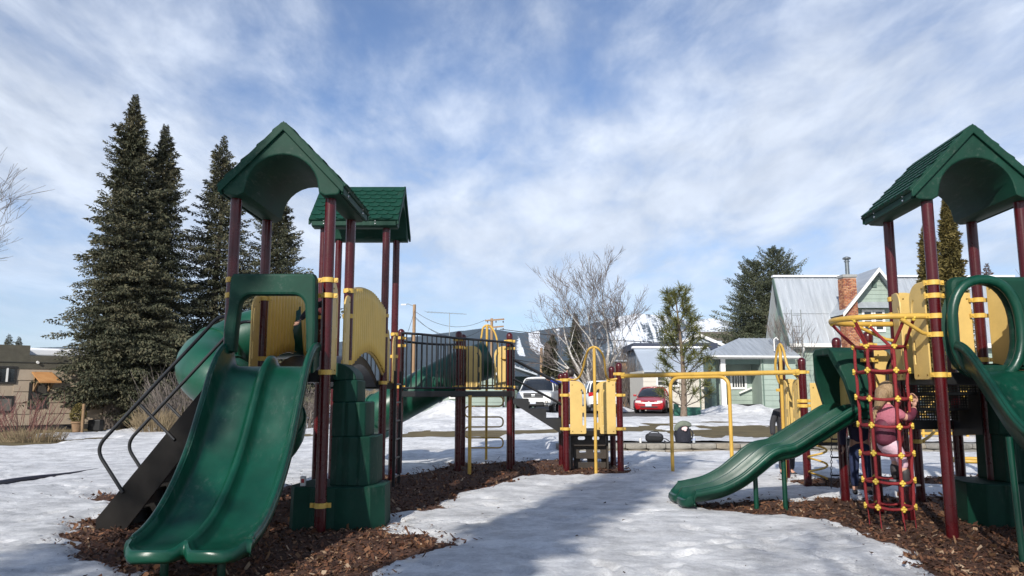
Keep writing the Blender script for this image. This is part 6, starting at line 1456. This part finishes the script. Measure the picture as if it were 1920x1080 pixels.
# white SUV seen from behind
ps = carz(1120, 772, 41.8)
sv, T = vehicle('parked_suv', 'white SUV seen from behind between the yellow plates of the low deck', 'car', ps, R(90+3), carwhite,
    [(2.2, .70, .36, .55, .75), (2.05, .84, .30, .60, .88), (1.2, .92, .28, .66, 1.0), (0, .93, .28, .68, 1.02), (-1.5, .93, .28, .68, 1.06), (-2.1, .91, .32, .68, 1.08), (-2.24, .86, .38, .66, 1.06), (-2.28, .78, .42, .62, .90)],
    [(1.0, .82, .72, 1.0, 1.02), (.3, .83, .70, 1.02, 1.55), (-.3, .83, .70, 1.03, 1.68), (-1.2, .83, .69, 1.05, 1.68), (-1.85, .82, .68, 1.07, 1.62), (-2.12, .80, .68, 1.08, 1.22), (-2.2, .78, .68, 1.08, 1.10)],
    [(1.35, .80), (1.35, -.80), (-1.4, .80), (-1.4, -.80)], .35,
    [('tail_lamp', tailred, (-2.20, .74, .98), (.16, .30, .22), .05), ('tail_lamp', tailred, (-2.20, -.74, .98), (.16, .30, .22), .05), ('rear_bumper', blacktrim, (-2.26, 0, .40), (.14, 1.6, .18), .04), ('number_plate', mat('plate_white', (.55, .58, .66), .5), (-2.30, 0, .78), (.02, .3, .15), 0), ('tailgate_trim', chrome, (-2.29, 0, .92), (.02, .7, .03), 0), ('tailgate_seam', blacktrim, (-2.285, 0, .60), (.012, 1.4, .012), 0), ('spoiler', carwhite, (-1.95, 0, 1.66), (.25, 1.2, .05), .02)],
    dict(pillars=((0, 1), (3, 3), (5, 4))))
# ------------------------------------------------------------------ people
skin_m = mat('skin', (.52, .29, .21), .55, var=.08, scale=12)
hair_blond = mat('blond_hair', (.15, .09, .045), .55, col2=(.42, .29, .16), scale=26, stretch=(6, 6, 1), bump=.4, bscale=90)
hair_dark = mat('dark_hair', (.02, .013, .009), .5, var=.3, scale=30, stretch=(5, 5, 1))
def skinmesh(name, chains, m, par, sub=2, M=None):
    """chains: lists of (point, radius); shared points join"""
    V, E, Rr, ix = [], [], [], {}
    for ch in chains:
        prev = None
        for p, r in ch:
            k = tuple(round(c, 3) for c in p)
            if k not in ix: ix[k] = len(V); V.append(Vector(p) if M is None else M @ Vector(p)); Rr.append(r if isinstance(r, (tuple, list)) else (r, r))
            i = ix[k]
            if prev is not None and prev != i: E.append((prev, i))
            prev = i
    me = bpy.data.meshes.new(name); me.from_pydata(V, E, []); me.materials.append(m)
    o = link(bpy.data.objects.new(name, me), par)
    md = o.modifiers.new('skin', 'SKIN'); md.use_smooth_shade = True
    if not me.skin_vertices: bm = bmesh.new(); bm.from_mesh(me); bm.verts.layers.skin.verify(); bm.to_mesh(me); bm.free()
    for i, r in enumerate(Rr): me.skin_vertices[0].data[i].radius = r; me.skin_vertices[0].data[i].use_root = (i == 0)
    s = o.modifiers.new('sub', 'SUBSURF'); s.levels = sub; s.render_levels = sub
    return o
def head(par, c, fwd, r, hairm, M=None, long=True):
    """head with brow, nose, mouth, ears, hair; c centre, fwd facing"""
    f = Vector(fwd).normalized(); l = Vector((0, 0, 1)).cross(f).normalized(); u = f.cross(l)
    def ell(mb, o, rx, ry, rz, nu=16, nv=10, fn=None):
        v, fa = [], []
        for j in range(nv+1):
            th = math.pi*j/nv
            for i in range(nu):
                ph = 2*math.pi*i/nu; d = (math.sin(th)*math.cos(ph), math.sin(th)*math.sin(ph), math.cos(th)); k = fn(d) if fn else 1
                v.append(Vector(o)+f*d[0]*rx*k+l*d[1]*ry*k+u*d[2]*rz*k)
        for j in range(nv):
            for i in range(nu): fa.append((j*nu+i, j*nu+(i+1) % nu, (j+1)*nu+(i+1) % nu, (j+1)*nu+i))
        mb.add(v, fa)
    c = Vector(c); b = MB(); ell(b, c, r*.95, r*.78, r*1.14, 20, 14, lambda d: 1-.16*max(0, -d[2])*(1-max(0, d[0])*.6))
    ell(b, c+f*r*.93-u*r*.08, r*.16, r*.11, r*.16, 8, 6)
    for s in (-1, 1): ell(b, c+l*s*r*.78-u*r*.02-f*r*.05, r*.13, r*.06, r*.22, 8, 6)
    h = b.build('head', skin_m, par, ang=80)
    b = MB()
    for s in (-1, 1): ell(b, c+f*r*.82+l*s*r*.30+u*r*.08, r*.09, r*.11, r*.07, 8, 6)
    b.build('eyes', mat('eye_dark', (.03, .022, .02), .2), h, ang=80)
    b = MB(); ell(b, c+f*r*.84-u*r*.46, r*.07, r*.24, r*.06, 10, 6); b.build('mouth', mat('lips', (.36, .12, .10), .5), h, ang=80)
    b = MB(); ell(b, c-f*r*.10+u*r*.10, r*1.02, r*.90, r*1.16, 22, 14, lambda d: (1.0+.02*math.sin(d[1]*30)) if not (d[0] > .45 and d[2] < .55) else .80); b.build('hair', hairm, h, ang=80)
    return h
def hand(par, w, d, side, size=.085, curl=.5):
    """palm and five fingers; w wrist, d pointing direction, side = direction of thumb"""
    w, d, t = Vector(w), Vector(d).normalized(), Vector(side).normalized(); n = d.cross(t).normalized(); s = size
    ch = [[(tuple(w), s*.22), (tuple(w+d*s*.45), (s*.33, s*.20))]]
    for k, (o, L) in enumerate(((.27, .80), (.09, .90), (-.09, .84), (-.26, .66))):
        a = w+d*s*.85+t*s*o; p1 = a+d*s*L*.4+n*s*curl*.12; p2 = p1+d*s*L*.28+n*s*curl*.34; p3 = p2+d*s*L*.10+n*s*curl*.40
        ch.append([(tuple(w+d*s*.45), (s*.33, s*.20)), (tuple(a), s*.105), (tuple(p1), s*.095), (tuple(p2), s*.085), (tuple(p3), s*.07)])
    a = w+d*s*.40+t*s*.34; ch.append([(tuple(w+d*s*.45), (s*.33, s*.20)), (tuple(a), s*.12), (tuple(a+d*s*.30+t*s*.18+n*s*.1), s*.10), (tuple(a+d*s*.52+t*s*.14+n*s*.22), s*.08)])
    return skinmesh('hand', ch, skin_m, par, 1)
def girl():
    g = Vector((4.42, 8.92, 0)); root = thing('person', 'girl with a blond braid and pink jacket climbing in the red rope net', 'person', (4.34, 8.90, .5))
    f = Vector((.93, .37, 0)).normalized(); l = Vector((-f.y, f.x, 0))
    P = lambda a, b_, z: tuple(g+f*a+l*b_+Vector((0, 0, z)))
    hip, wst, chs, nek = P(-.03, 0, .99), P(-.03, 0, 1.12), P(0, 0, 1.28), P(.03, 0, 1.40)
    arms = []
    for s in (-1, 1): arms.append([(P(0, s*.14, 1.33), .055), (P(.14, s*.19, 1.27), .045), (P(.30, s*.14, 1.40), .036)])
    legs = [[(P(0, .075, .95), .055), (P(.20, .09, .86), .045), (P(.19, .10, .60), .043)], [(P(0, -.075, .95), .055), (P(.10, -.09, .78), .045), (P(.12, -.10, .56), .043)]]
    body = [[(hip, (.07, .06)), (wst, (.065, .055)), (chs, (.07, .055)), (nek, .04), (P(.04, 0, 1.47), .038)]]
    bd = skinmesh('body', body+[[(chs, (.07, .055))]+a for a in arms]+[[(hip, (.07, .06))]+a for a in legs], skin_m, root)
    pink = mat('pink_jacket', (.40, .125, .165), .7, var=.12, scale=10, bump=.5, bscale=25); mar = mat('maroon_jacket', (.09, .012, .03), .7, var=.2, scale=10, bump=.5, bscale=25)
    skinmesh('jacket', [[(P(-.03, 0, .93), (.138, .124)), (P(-.03, 0, 1.10), (.134, .118)), (P(-.02, 0, 1.29), (.130, .112))]], mar, root)
    skinmesh('jacket_yoke', [[(P(-.02, 0, 1.16), (.128, .110)), (P(0, 0, 1.30), (.128, .105)), (P(.02, 0, 1.40), .075), (P(.03, 0, 1.44), .06)]]+[[(P(0, 0, 1.30), (.135, .11)), (P(0, s*.15, 1.34), .07), (P(.10, s*.185, 1.285), .062)] for s in (-1, 1)], pink, root)
    for s in (-1, 1):
        skinmesh('sleeve', [[(P(.08, s*.18, 1.295), .062), (P(.155, s*.19, 1.275), .058), (P(.23, s*.165, 1.335), .050), (P(.285, s*.145, 1.39), .044)]], mar, root); hand(root, P(.295, s*.14, 1.40), tuple(f*.35+Vector((0, 0, .93))), tuple(-l*s), .095, .9)
    pk = mat('pale_pink_trousers', (.60, .40, .47), .75, var=.1, scale=8, bump=.5, bscale=22)
    skinmesh('trousers', [[(P(-.03, 0, 1.06), (.118, .104)), (P(-.03, 0, .95), (.118, .104))]]+[[(P(-.03, 0, .95), (.115, .10)), (P(.04, s*.075, .92), .085), (P(.20, s*.09, .86), .068) if s > 0 else (P(.10, s*.09, .79), .068), (P(.19, s*.10, .74), .055) if s > 0 else (P(.115, s*.10, .68), .055)] for s in (-1, 1)], pk, root)
    bt = mat('dark_boot', (.035, .030, .032), .6, var=.2, scale=12)
    for x, y, z in ((.19, .10, .58), (.12, -.10, .545)):
        skinmesh('boot', [[(P(x, y, z+.17), .060), (P(x, y, z+.06), .054), (P(x+.0, y, z+.005), (.052, .045)), (P(x+.10, y, z-.005), (.042, .036)), (P(x+.16, y, z-.01), (.034, .028))]], bt, root)
        b = MB(); b.loft([[P(x-.06+a, y+c, z-.055+h_) for a, c in ((0, -.04), (.26, -.035), (.28, 0), (.26, .035), (0, .04))] for h_ in (0, .022)]); b.build('boot_sole', mat('boot_sole', (.16, .16, .17), .7), root, bevel=.006)
    hd = head(root, P(.05, 0, 1.575), tuple(f+Vector((0, 0, .05))), .108, hair_blond)
    # loose hair falling to the neck, then a braid
    skinmesh('long_hair', [[(P(-.01, 0, 1.64), (.095, .09)), (P(-.035, .01, 1.55), (.10, .088)), (P(-.07, .02, 1.45), (.075, .055)), (P(-.105, .05, 1.36), (.045, .035))]], hair_blond, root)
    b = MB(); path = smooth_path([P(-.11, .05, 1.37), P(-.15, .06, 1.25), P(-.175, .055, 1.12), P(-.19, .05, 1.00)], 8)
    for k, q in enumerate(path):
        for s in (-1, 1):
            r_ = .019*(1-.35*k/len(path)); o = Vector(q)+l*s*.013*math.cos(k*2.1)+Vector((0, 0, .004*s))
            b.lathe([(.002, -.021), (r_, -.008), (r_, .008), (.002, .021)], o, 8, Matrix.Rotation(s*.6, 4, f))
    b.build('braid', hair_blond, root, ang=80)
    skinmesh('braid_end', [[(tuple(path[-1]), .014), (tuple(path[-1]+Vector((-.005, 0, -.05))), .02), (tuple(path[-1]+Vector((-.01, 0, -.12))), .008)]], mat('braid_tip', (.5, .38, .22), .6), root, 1)
girl()
def standing(name_label, p, fwd, H, coat, legs, shoes, hairm, arm_pose=None, long_coat=False, lean=0.0, hatm=None):
    root = thing('person', name_label, 'person', p); g = Vector(p); f = Vector(fwd).normalized(); l = Vector((-f.y, f.x, 0)); k = H/1.7
    P = lambda a, b_, z: tuple(g+f*(a*k+lean*z*k)+l*(b_*k)+Vector((0, 0, z*k)))
    arm_pose = arm_pose or [[(0, .21, 1.38), (-.02, .27, 1.10), (.05, .28, .86)], [(0, -.21, 1.38), (-.02, -.27, 1.10), (.05, -.28, .86)]]
    rs = (.055*k, .045*k, .034*k)
    ch = [[(P(0, 0, .92), (.14*k, .11*k)), (P(0, 0, 1.12), (.13*k, .10*k)), (P(0, 0, 1.34), (.15*k, .11*k)), (P(0, 0, 1.46), .055*k), (P(.01, 0, 1.53), .05*k)]]
    ch += [[(P(0, 0, 1.34), (.15*k, .11*k))]+[(P(*q), r) for q, r in zip(a, rs)] for a in arm_pose]
    lg = [[(P(0, s*.10, .86), .095*k), (P(.03, s*.11, .48), .065*k), (P(-.02, s*.115, .09), .045*k), (P(.12, s*.13, .04), .04*k)] for s in (-1, 1)]
    skinmesh('body', ch+[[(P(0, 0, .92), (.14*k, .11*k))]+a for a in lg], skin_m, root)
    c = [[(P(0, 0, .66 if long_coat else .88), (.19*k, .15*k)), (P(0, 0, 1.1), (.17*k, .135*k)), (P(0, 0, 1.35), (.18*k, .13*k)), (P(0, 0, 1.47), .085*k)]]
    c += [[(P(0, 0, 1.35), (.18*k, .13*k))]+[(P(*q), r+.022*k) for q, r in zip(a, rs)] for a in arm_pose]
    skinmesh('jacket', c, coat, root)
    skinmesh('trousers', [[(P(0, 0, .94), (.155*k, .125*k)), (P(0, 0, .86), (.155*k, .125*k))]]+[[(P(0, 0, .86), (.155*k, .125*k)), (P(0, s*.10, .78), .11*k), (P(.03, s*.11, .48), .085*k), (P(-.02, s*.115, .12), .068*k)] for s in (-1, 1)], legs, root)
    for s in (-1, 1): skinmesh('shoe', [[(P(-.04, s*.115, .06), .052*k), (P(.06, s*.125, .05), .05*k), (P(.16, s*.135, .035), .036*k)]], shoes, root)
    for a, s in zip(arm_pose, (1, -1)):
        d = Vector(P(*a[2]))-Vector(P(*a[1])); hand(root, P(*a[2]), tuple(d), tuple(f), .10*k, .5)
    head(root, P(.03, 0, 1.60), tuple(f), .115*k*(1.15 if H < 1.3 else 1), hatm or hairm); return root
jeans = mat('dark_blue_jeans', (.016, .026, .075), .85, var=.3, scale=12); bluej = mat('royal_blue_jacket', (.012, .03, .25), .7, var=.2, scale=10, bump=.4, bscale=25); darkc = mat('dark_grey_coat', (.03, .03, .035), .85, var=.2, scale=8, bump=.4, bscale=25); navy = mat('navy_top', (.02, .02, .06), .8, var=.2)
standing('child in dark blue jeans standing behind the top of the wavy green slide', (4.93, 10.78, bz(5.0, 10.6)+.14), (-.3, -1, 0), 1.32, navy, jeans, blacktrim, hair_dark)
standing('person in a dark coat behind the yellow plates ending the overhead bar', (5.12, 14.2, bz(4.9, 14.2)), (.2, -1, 0), 1.45, darkc, darkc, blacktrim, hair_dark, [[(0, .21, 1.38), (-.02, .27, 1.10), (.05, .28, .86)], [(0, -.21, 1.38), (0, -.30, 1.12), (.05, -.33, .88)]], True)
standing('dark haired child in blue on the black stair beside the low deck', (1.25, 15.95, .88), (-1, .5, 0), 1.14, bluej, bluej, blacktrim, hair_dark, [[(.02, .21, 1.38), (.30, .24, 1.30), (.62, .2, 1.38)], [(.02, -.21, 1.38), (.30, -.24, 1.24), (.64, -.26, 1.30)]])
standing('child atop the twin slide with one black sleeved arm stretched out', (-2.20, 8.96, 1.84), (-.9, -.35, 0), 1.0, mat('black_sleeve_top', (.014, .013, .018), .8, var=.2), bluej, blacktrim, hair_blond, [[(.02, .21, 1.38), (.40, .22, 1.24), (.60, .18, .98)], [(.02, -.21, 1.38), (.0, -.24, 1.12), (.08, -.22, .88)]])
# ------------------------------------------------------------------ bags and small things on the wall
WZ = .258
def bag():
    p = at(1227, 829, WALL_Y+.17); p.z = WZ; root = thing('shoulder_bag', 'black shoulder bag with a trailing strap lying on the stone wall', 'bag', p)
    cl = mat('black_cloth', (.010, .010, .012), .85, var=.3, scale=20, bump=.5, bscale=50)
    b = MB(); secs = []
    for s in range(9):
        t = s/8*2-1; e = (1-abs(t)**3.2)**.5 if abs(t) < 1 else .12; secs.append([(p.x+t*.235, p.y+.13*math.cos(R(a))*(.6+.4*e), p.z+.125+.13*math.sin(R(a))*(.45+.55*e)*(1.0 if math.sin(R(a)) > 0 else .95)) for a in range(0, 360, 24)])
    b.loft(secs); b.build('body', cl, root, ang=60, sub=1)
    b = MB(); b.loft([[(p.x-.17, p.y-.135, p.z+.17), (p.x+.17, p.y-.135, p.z+.16), (p.x+.15, p.y-.09, p.z+.245), (p.x-.15, p.y-.09, p.z+.255)], [(p.x-.16, p.y-.12, p.z+.17), (p.x+.16, p.y-.12, p.z+.16), (p.x+.14, p.y-.08, p.z+.245), (p.x-.14, p.y-.08, p.z+.255)]]); b.build('flap', mat('dark_grey_cloth', (.028, .028, .034), .8), root, bevel=.01)
    b = MB(); b.tube(smooth_path([(p.x+.2, p.y-.08, p.z+.12), (p.x+.28, p.y-.12, p.z+.10), (p.x+.37, p.y-.14, p.z+.03), (p.x+.30, p.y-.15, p.z+.02), (p.x+.22, p.y-.12, p.z+.06)], 6), .013, 6); b.tube(smooth_path([(p.x-.15, p.y, p.z+.22), (p.x-.08, p.y, p.z+.275), (p.x+.08, p.y, p.z+.275), (p.x+.15, p.y, p.z+.22)], 6), .013, 6); b.build('strap', cl, root, ang=70)
bag()
def backpack():
    p = at(1281, 829, WALL_Y+.17); p.z = WZ; root = thing('backpack', 'navy backpack topped by a rolled grey green jacket on the stone wall', 'backpack', p)
    cl = mat('navy_cloth', (.012, .013, .022), .85, var=.3, scale=18, bump=.5, bscale=45); b = MB(); secs = []
    for k, (z, w, d) in enumerate(((0, .17, .13), (.06, .20, .155), (.2, .20, .15), (.34, .18, .13), (.43, .13, .10), (.46, .06, .05))):
        secs.append([(p.x+w*math.copysign(abs(math.cos(R(a)))**.7, math.cos(R(a))), p.y+d*math.copysign(abs(math.sin(R(a)))**.7, math.sin(R(a))), p.z+z) for a in range(0, 360, 20)])
    b.loft(secs); b.build('body', cl, root, ang=60)
    b = MB(); b.loft([[(p.x+.12*math.cos(R(a)), p.y-.13-.06*max(0, -math.sin(R(a))), p.z+zz+.0) for a in range(0, 360, 30)] for zz in (.03, .08, .18, .21)]); b.build('front_pocket', cl, root, ang=60)
    for s in (-1, 1):
        b = MB(); b.tube(smooth_path([(p.x+s*.17, p.y-.05, p.z+.36), (p.x+s*.24, p.y-.08, p.z+.24), (p.x+s*.19, p.y-.08, p.z+.08)], 6), .015, 6); b.build('strap', cl, root, ang=70)
    oc = mat('olive_grey_jacket', (.14, .16, .125), .85, var=.2, scale=8, bump=.6, bscale=25)
    j = skinmesh('rolled_jacket', [[((p.x-.20, p.y-.04, p.z+.30), .05), ((p.x-.16, p.y-.05, p.z+.42), .075), ((p.x-.04, p.y-.05, p.z+.49), .095), ((p.x+.10, p.y-.05, p.z+.48), .09), ((p.x+.22, p.y-.06, p.z+.43), .055)]], oc, root)
    skinmesh('pink_scarf', [[((p.x-.07, p.y-.14, p.z+.36), .04), ((p.x+.0, p.y-.17, p.z+.38), .05), ((p.x+.08, p.y-.15, p.z+.40), .04)], [((p.x+.0, p.y-.17, p.z+.38), .05), ((p.x+.04, p.y-.18, p.z+.30), .035)]], mat('pink_cloth', (.62, .36, .36), .8, col2=(.75, .62, .6), scale=12), root)
backpack()
def lathe_thing(name, label, cat, u, v, Y, z, prof, m, parts=()):
    p = at(u, v, Y); p.z = z; root = thing(name, label, cat, p); b = MB(); b.lathe(prof, p, 16); b.build('body', m, root, ang=40)
    for nm, pr, mm in parts: b = MB(); b.lathe(pr, p, 16); b.build(nm, mm, root, ang=40)
lathe_thing('water_bottle', 'clear water bottle standing beside the navy backpack', 'bottle', 1301, 829, WALL_Y+.15, WZ, [(.030, 0), (.036, .01), (.036, .06), (.032, .075), (.036, .09), (.036, .14), (.014, .18), (.014, .20)], mat('clear_plastic', (.75, .80, .84), .08, alpha=.45), [('cap', [(.016, .2), (.016, .22)], white), ('label', [(.0365, .07), (.0365, .11)], mat('bottle_label', (.35, .40, .6), .6))])
lathe_thing('paper_cup', 'white paper cup on the stone wall left of the black bag', 'cup', 1201, 829, WALL_Y+.15, WZ, [(.026, 0), (.034, .10), (.036, .105), (.030, .105)], white, [('lid', [(.037, .104), (.037, .112), (.02, .118)], white)])
p = Vector((-2.42, 8.86, .50)); o = thing('drink_carton', 'small drink carton on the ledge of the left green rock climber', 'carton', p)
b = MB(); b.box((p.x, p.y, p.z+.055), (.06, .045, .11)); b.build('carton', mat('carton_white', (.62, .60, .57), .5), o, bevel=.004); b = MB(); b.box((p.x, p.y-.024, p.z+.06), (.035, .003, .045)); b.build('red_print', mat('carton_red', (.4, .05, .05), .5), o)
